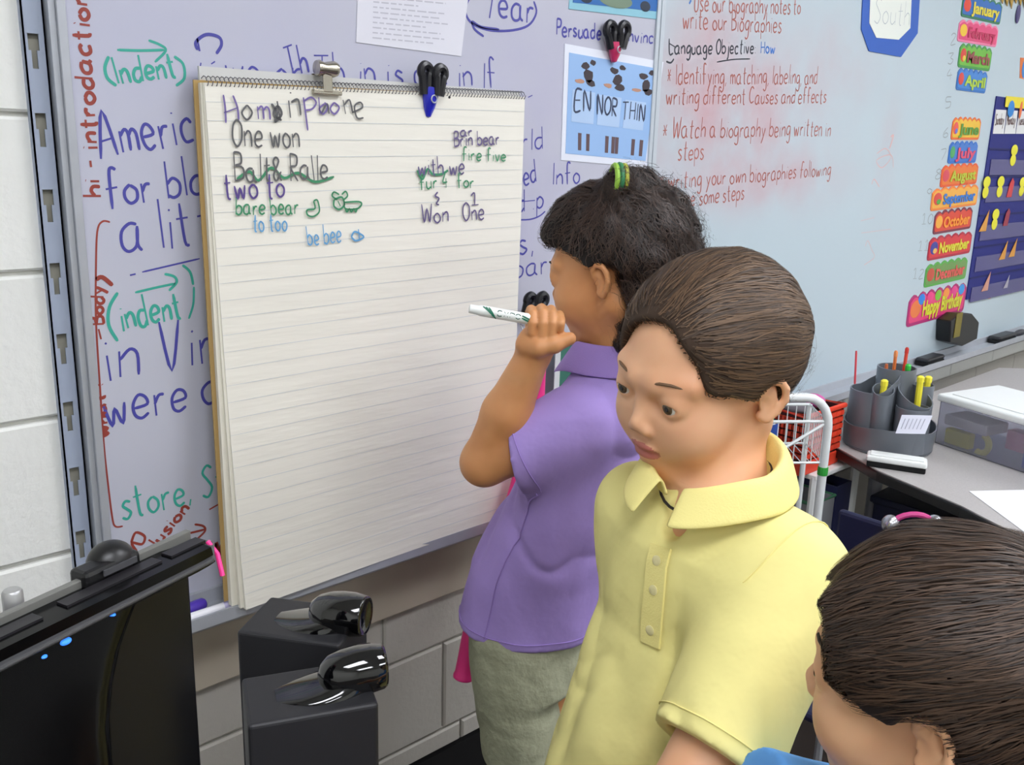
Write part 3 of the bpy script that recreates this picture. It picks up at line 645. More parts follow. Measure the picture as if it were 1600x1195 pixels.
# ---------------------------------------------------------------- chart pad leaning on the board
yb_p, yt_p = -.082, -.047
z_b = tzl + .008
A0 = np.array([0, yb_p, z_b]); A1 = np.array([0, yt_p, 1.475]); pv = _n(A1 - A0); pn = _n(np.cross((1., 0, 0), pv))
if pn[1] > 0: pn = -pn
def PD(px, py, off=0.0): return PLN(px, py, A0 + pn * off, pn)
pad = empty('chart_pad', (.9, -.07, tzl), 'large spiral-bound pad of lined chart paper with children\'s handwriting, standing on the tray', 'chart pad')
TL, TR, BL, BR = PD(313, 130), PD(813, 152), PD(372, 944), PD(745, 833)
BR = PD(792, 818)
print('pad z', BL[2], BR[2], z_b); BR = BR + pv * ((BL[2] - BR[2]) / pv[2])
def padslab(TL, TR, BL, BR, d0, d1, name, m, curl=0.0, nx=14, nz=22, label=None, wav=0.0):
    mb = MB(); F = []; Bk = []
    for j in range(nz + 1):
        for i in range(nx + 1):
            u, v = i / nx, j / nz
            p = (1 - v) * ((1 - u) * TL + u * TR) + v * ((1 - u) * BL + u * BR)
            w_ = curl * (v ** 3) * (1 - u) ** 2 + wav * (math.sin(v * 19 + u * 3) * .4 + math.sin(v * 7 + u * 6 + 1) * .6) * min(1, 4 * v)
            F.append(p + pn * (d1 + w_)); Bk.append(p + pn * d0)
    n = len(F); idx = lambda i, j: j * (nx + 1) + i; f = []
    for j in range(nz):
        for i in range(nx):
            a, b_, c, d = idx(i, j), idx(i + 1, j), idx(i + 1, j + 1), idx(i, j + 1); f += [(a, b_, c, d), (n + a, n + d, n + c, n + b_)]
    for j in range(nz): f += [(idx(0, j), idx(0, j + 1), n + idx(0, j + 1), n + idx(0, j)), (idx(nx, j), n + idx(nx, j), n + idx(nx, j + 1), idx(nx, j + 1))]
    for i in range(nx): f += [(idx(i, 0), n + idx(i, 0), n + idx(i + 1, 0), idx(i + 1, 0)), (idx(i, nz), idx(i + 1, nz), n + idx(i + 1, nz), n + idx(i, nz))]
    mb.add(F + Bk, f); return mb.build(name, m, pad, smooth=True, label=label)
m_paper = mat('chart_paper', (234, 231, 220), .7)
nt = m_paper.node_tree; bs = nt.nodes['Principled BSDF']
tc = nt.nodes.new('ShaderNodeTexCoord'); mp = nt.nodes.new('ShaderNodeMapping'); mp.inputs['Scale'].default_value = (1.2, 1, 9)
no = nt.nodes.new('ShaderNodeTexNoise'); no.inputs['Scale'].default_value = 5; no.inputs['Detail'].default_value = 3; bp = nt.nodes.new('ShaderNodeBump'); bp.inputs['Distance'].default_value = .0016
nt.links.new(tc.outputs['Object'], mp.inputs[0]); nt.links.new(mp.outputs[0], no.inputs[0]); nt.links.new(no.outputs[0], bp.inputs['Height']); nt.links.new(bp.outputs[0], bs.inputs['Normal'])
ex = np.array([1., 0, 0])
padslab(TL - ex * .010 + pv * .004, TR + ex * .004, BL - ex * .022 + pv * .012, BR, -.002, .0005, 'cardboard_back', flat((176, 146, 92), .8))
padslab(TL - ex * .004, TR, BL - ex * .016 + pv * .006, BR, .001, .008, 'page_block', flat((224, 220, 206), .7), curl=.004)
padslab(TL - ex * .0015, TR, BL - ex * .006 + pv * .002, BR, .0085, .0105, 'page_block', flat((228, 224, 210), .7), curl=.010)
padslab(TL, TR, BL, BR, .0112, .0120, 'top_page', m_paper, curl=.014, wav=.0008)
# ruled lines printed on the page, spiral, hole
def PF(px, py): return PLN(px, py, A0 + pn * .0150, pn)
b = MB()
H_ = np.linalg.norm(TL - BL)
for k in range(1, 31):
    v = k / 31.; a = (1 - v) * TL + v * BL + pn * (.0126 + .0008 + .014 * v ** 3); c = (1 - v) * TR + v * BR + pn * .0134
    pts = []
    for i in range(15):
        u = i / 14.; p = (1 - v) * ((1 - u) * TL + u * TR) + v * ((1 - u) * BL + u * BR)
        w_ = .014 * (v ** 3) * (1 - u) ** 2 + .0008 * (math.sin(v * 19 + u * 3) * .4 + math.sin(v * 7 + u * 6 + 1) * .6) * min(1, 4 * v)
        pts.append(p + pn * (.0120 + w_ + .0006))
    ribbon(b, pts[:15], .0009, pn)
b.build('ruled_lines', flat((206, 210, 212), .7), pad, recalc=False)
b = MB(); d = TR - TL; Ls = np.linalg.norm(d); d /= Ls; n = 92
for i in range(n):
    c = TL + d * (Ls * (i + .5) / n) + pn * .006 + pv * .002; sk = d * .0014
    b.tube([c + pn * .0105 * math.cos(a) + pv * .0075 * math.sin(a) + sk * (a / 3.14 - 1) for a in np.linspace(0, 2 * math.pi, 9)], .0008, 4)
o = b.build('spiral_binding', flat((120, 120, 126), .4, metal=.6), pad); o['kind'] = 'stuff'
MB().box(tuple(TL + pv * .0 + (-.0, .002, -.002)), tuple(TR + (0, .006, .010))).build('top_strip', flat((206, 206, 204), .6), pad)
for px, py in ((702, 152),): 
    c = PLN(px, py, A0 + pn * .0122, pn); MB().lathe(c, pn, [(.0022, 0), (.0022, .0008)], 10).build('punched_hole', flat((30, 30, 34)), pad)
def WP_(mb, txt, p0, p1, h, wd=.0028, **k): W(mb, txt, p0, p1, h, wd, f=PF, N=tuple(pn), **k)
def SP(mb, pts, wd=.0028, **k): S(mb, pts, wd, f=PF, N=tuple(pn), **k)
C_PUR, C_BLK, C_GRN, C_BLU, C_VIO = (112, 96, 158), (92, 92, 94), (56, 138, 96), (96, 160, 208), (86, 66, 136)
b = MB(); SP(b, [(349, 148), (352, 170), (353, 192)]); SP(b, [(364, 149), (371, 168), (373, 188)]); SP(b, [(350, 176), (372, 168)])
WP_(b, 'm', (404, 187), (422, 188), .018); SP(b, [(474, 152), (478, 180), (481, 204)]); SP(b, [(475, 158), (486, 152), (494, 160), (488, 170), (478, 172)]); SP(b, [(498, 152), (500, 178)], .003); SP(b, [(507, 162), (499, 170), (505, 178), (512, 168), (507, 160)]); SP(b, [(522, 160), (516, 170), (523, 178), (530, 168), (522, 160)])
inkobj(b, C_PUR, pad)
b = MB(); SP(b, [(386, 164), (378, 176), (386, 187), (394, 176), (386, 164)]); SP(b, [(424, 162), (433, 176), (430, 190), (440, 178), (434, 166), (428, 178), (440, 188)], .004); SP(b, [(433, 158), (438, 186)], .004)
SP(b, [(451, 157), (454, 184)], .0034); SP(b, [(455, 160), (466, 156), (470, 180)], .0034); SP(b, [(454, 146), (454, 144)], .004); SP(b, [(536, 156), (540, 178)]); SP(b, [(538, 164), (546, 156), (551, 176)]); SP(b, [(550, 176), (566, 168), (563, 160), (554, 166), (558, 184), (568, 184)]); SP(b, [(502, 178), (511, 162), (514, 178)])
WP_(b, 'One won', (364, 228), (468, 230), .020)
WP_(b, 'Balt& Ralle', (368, 284), (512, 280), .019, .0030)
inkobj(b, C_BLK, pad)
b = MB(); WP_(b, 'two to', (352, 312), (444, 308), .019, .0032); inkobj(b, C_VIO, pad)
b = MB(); WP_(b, 'bare bear', (369, 335), (466, 334), .013, .0026); SP(b, [(370, 280), (390, 268), (404, 282), (424, 262), (444, 278), (466, 270), (492, 284), (522, 276)], .004)
SP(b, [(490, 314), (496, 313), (499, 330), (490, 338), (481, 336), (480, 328), (492, 326), (490, 314)], .0026)
SP(b, [(527, 312), (519, 306), (522, 300), (530, 304)], .0026); SP(b, [(534, 304), (540, 299), (543, 306), (537, 312)], .0026); SP(b, [(522, 312), (534, 308), (538, 320), (530, 327), (522, 322), (522, 312)], .003); SP(b, [(528, 314), (532, 322)], .003)
SP(b, [(538, 316), (560, 315), (565, 319), (558, 326), (540, 326), (538, 316)], .0028); SP(b, [(540, 326), (542, 331), (546, 326), (549, 331), (553, 326), (556, 331), (558, 326)], .0026)
WP_(b, 'fire five', (722, 250), (790, 252), .011, .0026); WP_(b, 'fur 4  for', (656, 295), (740, 293), .012, .0026); SP(b, [(652, 266), (660, 280), (668, 264), (676, 272), (690, 272), (700, 266)], .004)
inkobj(b, C_GRN, pad)
b = MB(); WP_(b, 'to too', (396, 362), (448, 360), .014, .0024); WP_(b, 'be bee', (482, 384), (533, 378), .015, .0024); SP(b, [(549, 370), (554, 362), (564, 366), (568, 371), (556, 376), (549, 370)], .003); SP(b, [(560, 358), (562, 376)], .003); inkobj(b, C_BLU, pad)
b = MB(); WP_(b, 'Brin bear', (710, 229), (780, 226), .012, .0030); WP_(b, 'ar', (720, 213), (738, 212), .009, .003); WP_(b, 'with we', (654, 273), (725, 272), .015, .0030); SP(b, [(684, 300), (680, 306), (686, 310), (682, 318), (686, 320)], .003)
WP_(b, 'Won', (660, 348), (700, 346), .016); WP_(b, 'One', (724, 344), (756, 342), .016); WP_(b, '1', (736, 320), (748, 319), .0095)
inkobj(b, (96, 84, 128), pad)
# nickel bulldog clip on the spiral
t = empty('bulldog_clip', PF(508, 140), 'silver bulldog clip gripping the spiral edge of the chart pad', 'clip')
m_ni = mat('nickel', (190, 184, 170), .25, 1.0)
a, c = PLN(487, 143, A0 + pn * .014, pn), PLN(531, 146, A0 + pn * .014, pn); U = _n(c - a); mid = (a + c) / 2
MB().obox(mid + pn * .003, (np.linalg.norm(c - a) / 2, .0035, .004), (U, pv, pn)).build('jaw_plate', m_ni, t, bevel=.001)
MB().obox(mid + pv * .016 + pn * .006, (.008, .016, .0015), (U, pv, pn)).build('spring_arm', m_ni, t, bevel=.001)
MB().lathe(mid + pv * .034 - U * .018 + pn * .004, U, [(.001, 0), (.011, .001), (.012, .006), (.009, .014), (.012, .030), (.010, .036), (.001, .037)], 16).build('spring_loop', m_ni, t, smooth=True)
MB().obox(mid + pv * .010 - pn * .018, (.012, .018, .0012), (U, pv, pn)).build('rear_plate', m_ni, t)

# ---------------------------------------------------------------- activity table on the right
TZ = .65
t = empty('activity_table', (2.7, -.5, 0), 'speckled grey table with black edge below the right whiteboard', 'table')
m_top = mat('speckled_laminate', (186, 182, 180), .35, vary=.12, vscale=260)
edge = [(2.262, -.125), (2.245, -.18), (2.132, -.378), (2.055, -.609), (1.955, -.80), (2.02, -1.02), (2.3, -1.12), (3.6, -1.12), (3.68, -1.0), (3.68, -.2), (3.6, -.125)]
def offs(p, k):
    c = np.array([2.8, -.6]); q = np.array(p); return q + _n(c - q) * k
MB().prism([(x, y, TZ - .003) for x, y in [offs(p, .004) for p in edge]], (0, 0, .003)).build('table_top', m_top, t)
MB().prism([(x, y, TZ - .028) for x, y in edge], (0, 0, .0245)).build('edge_band', m_bk, t, bevel=.003)
for x, y in ((2.42, -.25), (2.32, -.85), (3.5, -.25), (3.5, -.95)):
    l = MB().tube([(x, y, .012), (x, y, TZ - .028)], .019, 12).build('leg', m_metal, t, smooth=True)
    MB().lathe((x, y, 0), (0, 0, 1), [(.024, 0), (.024, .012), (.018, .016)], 12).build('foot_cap', m_bk, l)

# desk organizer: round base cup and a cluster of upright tubes
oc = np.array([2.345, -.300, TZ]); m_org = mat('pewter_plastic', (116, 122, 130), .36, .25, bump=.0003, bscale=500)
t = empty('desk_organizer', oc, 'round pewter desk organizer holding pens on the table corner', 'organizer')
def cup(mb, c, r0, r1, h, th=.003, a0=0, a1=2 * math.pi, top=None, seg=28):
    """hollow cup, optional open arc and sloping rim"""
    r0 *= 1.2; r1 *= 1.2; h *= 1.2
    full = abs(a1 - a0 - 2 * math.pi) < 1e-6; n = seg; A = np.linspace(a0, a1, n, endpoint=not full)
    z1 = lambda a: h if top is None else top(a) * 1.2
    def P(r, z, a): return np.array([c[0] + r * math.cos(a), c[1] + r * math.sin(a), c[2] + z])
    rows = [[P(r0, 0, a) for a in A], [P(r1, z1(a), a) for a in A], [P(r1 - th, z1(a), a) for a in A], [P(r0 - th, .003, a) for a in A]]
    v = [p for r in rows for p in r]; m = len(A); f = []
    for k in range(4):
        kk = (k + 1) % 4
        for j in range(m if full else m - 1): jj = (j + 1) % m; f.append((k * m + j, k * m + jj, kk * m + jj, kk * m + j))
    if not full: f += [(0, m, 2 * m, 3 * m), (m - 1, 4 * m - 1, 3 * m - 1, 2 * m - 1)]
    mb.add(v, f)
    return mb
toC = math.atan2(CAM[1] - oc[1], CAM[0] - oc[0])      # towards the room corner the organizer faces
MB().lathe(oc, (0, 0, 1), [(.108, 0), (.112, .006), (.104, .008), (.100, .012)], 36).build('turntable_base', m_org, t, smooth=True)
cup(MB(), oc + (0, 0, .008), .093, .096, .052, top=lambda a: .050 + .004 * math.cos(3 * (a - toC))).build('outer_cup', m_org, t, smooth=True)
def rel(a, r): return oc + np.array([math.cos(toC + a) * r * 1.2, math.sin(toC + a) * r * 1.2, .010])
lf = .5 * math.pi           # image left of the organizer is at -90 degrees from its facing side
cup(MB(), rel(-1.45, .040), .052, .050, .16, top=lambda a: .125 + .035 * max(-.2, math.cos(a - toC - 2.0))).build('tall_pocket', m_org, t, smooth=True)
cup(MB(), rel(.05 - .5, .048), .022, .023, .138, top=lambda a: .128 + .010 * math.cos(a - toC - math.pi)).build('pen_tube', m_org, t, smooth=True)
cup(MB(), rel(math.pi, .030), .040, .041, .165).build('pen_tube', m_org, t, smooth=True)
cup(MB(), rel(1.05, .050), .036, .037, .135, top=lambda a: .120 + .020 * -math.cos(a - toC - .9)).build('wide_pocket', m_org, t, smooth=True)
cup(MB(), rel(.75, .062), .034, .035, .098).build('front_shelf', m_org, t, smooth=True)
cup(MB(), rel(1.9, .060), .022, .023, .135).build('pen_tube', m_org, t, smooth=True)
def stick(name, p0, p1, r, c, label, cat, tip=None, seg=8):
    p0 = np.array(p0, float); p1 = np.array(p1, float); d = _n(p1 - p0); L = np.linalg.norm(p1 - p0)
    t2 = empty(name, p0, label, cat)
    MB().lathe(p0, d, [(r, 0), (r, L - .006), (r * .8, L)], seg).build('barrel', flat(c, .4), t2, smooth=True)
    if tip: MB().lathe(p1 - d * .012, d, [(r * 1.15, 0), (r * 1.15, .012), (r * .6, .016)], seg).build('end', flat(tip, .4), t2, smooth=True)
    return t2
b0 = rel(math.pi, .030)
stick('pencil', b0 + (0, .006, .004), b0 + (.004, .010, .236), .0048, (222, 120, 60), 'orange pencil standing in the organizer, left of the red one', 'pencil', (230, 140, 80), 6)
stick('pencil', b0 + (.012, -.012, .004), b0 + (.022, -.010, .246), .0048, (214, 66, 44), 'tallest red pencil standing in the organizer', 'pencil', (200, 50, 40), 6)
stick('pencil', b0 + (-.014, .018, .004), b0 + (-.02, .02, .205), .0048, (206, 110, 66), 'short brown-orange pencil in the organizer', 'pencil', None, 6)
stick('marker_pen', b0 + (-.004, -.022, .004), b0 + (-.002, -.030, .208), .0068, (70, 170, 70), 'green marker standing in the organizer', 'marker', (60, 190, 70))
b1 = rel(-.45, .048)
stick('highlighter', b1 + (0, 0, .004), b1 + (.0, .0, .176), .0085, (226, 214, 50), 'yellow highlighter in the front tube of the organizer', 'highlighter', (238, 226, 60))
b2 = rel(1.05, .050)
stick('highlighter', b2 + (.012, -.004, .004), b2 + (.018, .0, .188), .0085, (226, 214, 50), 'yellow highlighter behind the wide pocket of the organizer', 'highlighter', (238, 226, 60))
b3 = rel(1.9, .060)
stick('highlighter', b3 + (0, 0, .004), b3 + (.004, -.01, .182), .0085, (226, 214, 50), 'rightmost yellow highlighter in the organizer', 'highlighter', (238, 226, 60))
b4 = rel(-2.2, .085)
stick('drinking_straw', AT(1343, 585, 2.62) + (0, 0, -.16), AT(1338, 548, 2.62), .003, (226, 70, 80), 'thin red straw behind the left side of the organizer', 'straw')
# white card tucked in the outer cup
P = [AT(*q, 2.262) for q in ((1409, 648), (1457, 649), (1445, 678), (1399, 677))]
o = MB().prism(P, tuple(-FW * .001)).build('note_card', flat((216, 218, 232), .5), None, label='small printed white card tucked in the front of the organizer', loc=P[3]); o['category'] = 'card'
b = MB()
for k in range(6):
    q = lambda u, v: (1 - v) * ((1 - u) * P[0] + u * P[1]) + v * ((1 - u) * P[3] + u * P[2]) - FW * .0016
    b.tube([q(.15 + .13 * k, .2), q(.13 + .13 * k, .75)], .0009, 4)
b.build('print_marks', flat((160, 164, 180)), o)

# white and black board eraser on the table
def eraser2():
    a, c = HZ(1352, 728, TZ), HZ(1447, 742, TZ); u = _n(c - a); L = np.linalg.norm(c - a); v = np.cross((0, 0, 1), u); m = (a + c) / 2 + v * .022
    t = empty('board_eraser', m, 'white board eraser with black felt lying on the table before the organizer', 'eraser')
    MB().obox(m + (0, 0, .007), (L / 2 - .002, .023, .007), (u, v, (0, 0, 1))).build('felt', flat((14, 14, 16), .95), t, bevel=.003)
    MB().obox(m + (0, 0, .0215), (L / 2, .025, .0075), (u, v, (0, 0, 1))).build('handle', m_white, t, bevel=.005, bseg=3)
    MB().obox(m + (0, 0, .0305), (L / 2 - .008, .018, .0015), (u, v, (0, 0, 1))).build('handle_top', m_white, t, bevel=.002)
eraser2()
# loose white sheet
P = [np.array([*HZ(*q, TZ)[:2], TZ + .0004]) for q in ((1514, 768), (1606, 766), (1640, 850), (1606, 836))]
o = MB().prism(P, (0, 0, .0012)).build('paper_sheet', flat((244, 246, 250), .6), None, label='blank white sheet lying on the table at the right edge of the photo'); o['category'] = 'paper'
sheet2 = [np.array([*HZ(*q, TZ)[:2], TZ]) for q in ((1514, 768), (1606, 836))]

# clear bin with white lid
uy = _n(np.array([2.377 - 2.445, -.631 + .384, 0])); ux = np.array([-uy[1], uy[0], 0]); B0 = np.array([2.474, -.372, TZ])
def bx(a, b_, c): return B0 + ux * a + uy * b_ + np.array([0, 0, c])
BL_, BW, BH = .56, .235, .126
m_clear = mat('clear_plastic', (225, 226, 236), .12, trans=.85, ior=1.2)
t = empty('storage_bin', bx(BW / 2, BL_ / 2, 0), 'long clear plastic bin with white lid on the table right of the organizer', 'storage bin')
def wallbox(mb, a0, b0, c0, a1, b1, c1, m=None):
    mb.obox(bx((a0 + a1) / 2, (b0 + b1) / 2, (c0 + c1) / 2), ((a1 - a0) / 2, (b1 - b0) / 2, (c1 - c0) / 2), (ux, uy, (0, 0, 1))); return mb
b = MB()
wallbox(b, 0, 0, .001, BW, BL_, .003); wallbox(b, 0, 0, .003, .002, BL_, BH); wallbox(b, BW - .002, 0, .003, BW, BL_, BH); wallbox(b, .002, 0, .003, BW - .002, .002, BH); wallbox(b, .002, BL_ - .002, .003, BW - .002, BL_, BH)
b.build('tub', m_clear, t)
wallbox(MB(), -.008, -.008, BH - .008, BW + .008, BL_ + .008, BH + .012).build('lid', m_white, t, bevel=.006, bseg=3)
wallbox(MB(), .018, .018, BH + .012, BW - .018, BL_ - .018, BH + .015).build('lid_panel', m_white, t, bevel=.002)
def inbin(name, a0, b0, c0, a1, b1, c1, c, label, cat, bev=.003):
    o = wallbox(MB(), a0, b0, c0, a1, b1, c1).build(name, flat(c, .5), None, label=label, bevel=bev); o['category'] = cat; return o
inbin('tape_dispenser', .020, .012, .004, .045, .085, .045, (214, 204, 48), 'yellow box at the left end inside the clear bin', 'box')
o = MB().tube([bx(.024, .118 + .022 * math.sin(a), .030 + .024 * math.cos(a)) for a in np.linspace(.2, 3.6, 14)], .0085, 8).build('yellow_handle', flat((206, 196, 60), .5), None, label='curved yellow plastic handle inside the clear bin', smooth=True); o['category'] = 'handle'
inbin('card_box', .012, .010, .056, .10, .135, .084, (214, 206, 200), 'cream box with red print under the lid inside the clear bin', 'box')
inbin('glue_box', .02, .235, .004, .06, .30, .07, (72, 96, 176), 'blue box standing inside the clear bin', 'box')
inbin('pink_packet', .05, .165, .03, .09, .225, .08, (196, 110, 140), 'pink packet inside the clear bin', 'packet')
o = MB().ball(bx(.016, .335, .035), (.010, .036, .030), (ux, uy, (0, 0, 1))).build('crayon_pouch', flat((66, 120, 200), .5), None, label='blue and yellow toy piece inside the clear bin', smooth=True); o['category'] = 'toy'
MB().ball(bx(.008, .318, .030), (.006, .013, .013), (ux, uy, (0, 0, 1))).ball(bx(.008, .348, .032), (.006, .011, .012), (ux, uy, (0, 0, 1))).build('yellow_knob', flat((224, 208, 60), .5), o)
MB().ball(bx(.006, .333, .050), (.006, .010, .010), (ux, uy, (0, 0, 1))).build('red_knob', flat((190, 60, 60), .5), o)
inbin('foam_block', .05, .35, .004, .12, .46, .06, (150, 80, 90), 'dull red block inside the right end of the clear bin', 'block')

# low white shelf rack with grey bins under and beside the table corner
rk = np.array([2.21, -.17, 0.])
t = empty('shelf_rack', rk, 'low white metal shelf rack left of the table holding the red basket', 'rack')
for x in (2.10, 2.32):
    for y in (-.235, -.115):
        MB().tube([(x, y, 0), (x, y, .60)], .012, 8).build('post', m_white, t, smooth=True)
for z in (.17, .385, .602):
    MB().box((2.09, -.245, z - .010), (2.33, -.105, z + .004)).build('shelf', m_white, t, bevel=.003)
def open_bin(name, lo, hi, m, label, cat='bin', th=.004, rim=None):
    x0, y0, z0 = lo; x1, y1, z1 = hi; t = empty(name, ((x0 + x1) / 2, (y0 + y1) / 2, z0), label, cat)
    MB().box((x0, y0, z0), (x1, y1, z0 + th)).box((x0, y0, z0 + th), (x0 + th, y1, z1)).box((x1 - th, y0, z0 + th), (x1, y1, z1)).box((x0 + th, y0, z0 + th), (x1 - th, y0 + th, z1)).box((x0 + th, y1 - th, z0 + th), (x1 - th, y1, z1)).build('tub', m, t)
    if rim: MB().tube([(x0, y0, z1), (x1, y0, z1), (x1, y1, z1), (x0, y1, z1)], .005, 6, closed=True).build('rim', rim, t)
    return t
open_bin('storage_tray', (2.11, -.235, .390), (2.22, -.115, .52), flat((150, 152, 156), .5), 'grey bin with green stripe on the middle shelf of the white rack', rim=flat((70, 130, 96), .5))
open_bin('storage_tray', (2.23, -.235, .390), (2.31, -.115, .54), flat((46, 50, 88), .5), 'dark blue bin on the middle shelf of the white rack')
open_bin('storage_tray', (2.11, -.235, .175), (2.31, -.115, .30), flat((104, 100, 106), .5), 'dark grey bin on the lowest shelf of the white rack')
# red woven basket
bx0, bx1, by0, by1, bz0, bz1 = 2.05, 2.235, -.225, -.115, .607, .765
t = empty('woven_basket', ((bx0 + bx1) / 2, (by0 + by1) / 2, bz0), 'bright red woven basket with dark grid left of the organizer', 'basket')
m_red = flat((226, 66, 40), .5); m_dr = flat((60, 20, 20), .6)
MB().box((bx0, by0, bz0), (bx1, by1, bz0 + .035)).build('base', m_red, t, bevel=.003)
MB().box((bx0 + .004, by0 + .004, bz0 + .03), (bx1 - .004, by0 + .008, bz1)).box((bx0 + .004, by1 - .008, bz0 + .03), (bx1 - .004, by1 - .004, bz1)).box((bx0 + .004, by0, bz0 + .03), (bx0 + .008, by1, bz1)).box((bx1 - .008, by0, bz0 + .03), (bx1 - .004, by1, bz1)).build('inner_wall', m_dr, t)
b = MB()
nz_, nx_ = 6, 14
for j in range(nz_):
    z = bz0 + .044 + (bz1 - bz0 - .05) * j / nz_
    for i in range(nx_):
        x = bx0 + .006 + (bx1 - bx0 - .012) * (i + .5) / nx_
        b.box((x - .0070, by0 - .003 + .001 * ((i + j) % 2), z), (x + .0070, by0 + .004, z + .0125))
    for i in range(9):
        y = by0 + .006 + (by1 - by0 - .012) * (i + .5) / 9
        b.box((bx0 - .003, y - .0070, z), (bx0 + .004, y + .0070, z + .0125)); b.box((bx1 - .004, y - .0070, z), (bx1 + .003, y + .0070, z + .0125))
o = b.build('weave', m_red, t); o['kind'] = 'stuff'
MB().tube([(bx0, by0, bz1), (bx1, by0, bz1), (bx1, by1, bz1), (bx0, by1, bz1)], .007, 8, closed=True).build('rim', m_red, t, smooth=True)
o = MB().ball((2.10, -.165, .768), (.04, .035, .016)).build('cloth_bundle', flat((96, 90, 96), .8), None, label='dark grey bundle on top of the red basket', smooth=True); o['category'] = 'cloth'
o = MB().ball((2.19, -.16, .770), (.032, .03, .018)).build('pink_pouch', flat((206, 90, 160), .5), None, label='pink pouch on top of the red basket', smooth=True); o['category'] = 'pouch'
for nm, q, c, lb in (('book', (1.80, -.21, .712, 1.92, -.20, .83), (50, 110, 70), 'green book standing in the white wire cart beside the red basket'), ('book', (1.80, -.188, .712, 1.92, -.174, .825), (226, 190, 80), 'yellow book standing behind the green one in the wire cart'), ('book', (1.80, -.165, .712, 1.92, -.150, .81), (216, 214, 206), 'cream book standing at the back of the wire cart'), ('book', (1.82, -.235, .712, 1.90, -.222, .78), (40, 84, 180), 'blue book at the front of the wire cart')):
    MBb = MB().box(q[:3], q[3:]); t2 = empty(nm, ((q[0] + q[3]) / 2, (q[1] + q[4]) / 2, q[2]), lb, 'book')
    MB().box((q[0], q[1], q[2]), (q[3], q[1] + .0015, q[5])).box((q[0], q[4] - .0015, q[2]), (q[3], q[4], q[5])).box((q[0], q[1] + .0015, q[2]), (q[0] + .0015, q[4] - .0015, q[5])).build('cover', flat(c, .5), t2)
    MB().box((q[0] + .002, q[1] + .0016, q[2] + .002), (q[3] - .002, q[4] - .0016, q[5] - .003)).build('pages', flat((236, 232, 220), .8), t2)

# white wire cart in front of it
L1 = AT(1292, 680, 2.15); xl_, yl_ = L1[0], L1[1]
t = empty('wire_cart', (xl_ - .1, yl_, 0), 'white tubular wire cart with arched end beside the child in yellow', 'cart')
m_tube = mat('white_enamel', (226, 230, 230), .3, coat=.3)
vx = _n(np.array([-.80, .60, 0]))
def arch(p0, zt, wd, r, name):
    P = [p0 * (1, 1, 0) + (0, 0, .02), p0 * (1, 1, 0) + (0, 0, zt - .07)]
    q = p0 + vx * wd
    for a in np.linspace(0, math.pi / 2, 6)[1:]: P.append(np.array([*(p0 + vx * (.06 - .06 * math.cos(a)))[:2], zt - .07 + .07 * math.sin(a)]))
    for a in np.linspace(math.pi / 2, 0, 6): P.append(np.array([*(q - vx * (.06 - .06 * math.cos(a)))[:2], zt - .07 + .07 * math.sin(a)]))
    P.append(q * (1, 1, 0) + (0, 0, .02)); return MB().tube(P, r, 10).build(name, m_tube, t, smooth=True)
zt2 = AT(1265, 617, 2.15)[2] + .002
arch(np.array([xl_, yl_, 0]), zt2, .26, .0105, 'arched_frame')
vy = _n(np.array([-.60, -.80, 0])) * -1
far = np.array([xl_, yl_, 0]) + np.array([.10, .105, 0])
for q in (far, far + vx * .26): MB().tube([q * (1, 1, 0) + (0, 0, .02), q * (1, 1, 0) + (0, 0, .80)], .007, 8).build('post', m_tube, t, smooth=True)
p0 = np.array([xl_, yl_, 0])
for zr, dz in ((.80, .10), (.47, .08)):
    c4 = [p0, p0 + vx * .26, far + vx * .26, far]
    MB().tube([q * (1, 1, 0) + (0, 0, zr) for q in c4], .004, 6, closed=True).tube([q * (1, 1, 0) + (0, 0, zr - dz) for q in c4], .003, 6, closed=True).build('basket_rim', m_tube, t)
    b = MB()
    for k in range(12):
        for (A_, B_) in ((c4[0], c4[1]), (c4[1], c4[2]), (c4[2], c4[3]), (c4[3], c4[0])):
            q = A_ + (B_ - A_) * (k + .5) / 12; b.tube([q * (1, 1, 0) + (0, 0, zr), q * (1, 1, 0) + (0, 0, zr - dz)], .0014, 4)
        q1 = c4[0] + (c4[1] - c4[0]) * (k + .5) / 12; q2 = c4[3] + (c4[2] - c4[3]) * (k + .5) / 12; b.tube([q1 * (1, 1, 0) + (0, 0, zr - dz), q2 * (1, 1, 0) + (0, 0, zr - dz)], .0014, 4)
    o = b.build('basket_wires', m_tube, t); o['kind'] = 'stuff'
MB().tube([p0 + (0, 0, .80), p0 + vx * .14 + (0, 0, .71)], .004, 6).build('brace', m_tube, t)
MB().lathe(np.array([*p0[:2], AT(1285, 740, 2.15)[2]]), (0, 0, 1), [(.0118, -.010), (.0122, 0), (.0118, .010)], 12).build('green_band', flat((50, 160, 60), .5), t, label='green tape band around the cart leg')

# navy tub and headphones under the table
t = open_bin('storage_tub', (2.36, -.62, .0), (2.82, -.28, .48), mat('navy_plastic', (24, 30, 66), .5), 'large navy tub standing under the table', rim=flat((20, 24, 54), .5))
MB().box((2.35, -.63, .48), (2.83, -.27, .50)).build('lid', flat((22, 28, 60), .5), t, bevel=.005)
ch = np.array([1.66, -.60, 0])
t = empty('student_chair', ch, 'small dark blue chair in front of the table behind the dark-haired child', 'chair')
m_cb = mat('chair_plastic', (22, 26, 60), .4)
MB().box((1.50, -.76, .34), (1.81, -.45, .36)).build('seat', m_cb, t, bevel=.008)
MB().box((1.805, -.76, .42), (1.825, -.45, .655)).build('backrest', m_cb, t, bevel=.008)
for x in (1.52, 1.815):
    for y in (-.74, -.47): MB().tube([(x, y, 0), (x, y, .34 if x < 1.6 else .62)], .010, 8).build('leg', m_metal, t, smooth=True)
hp = np.array([1.815, -.607, .662])
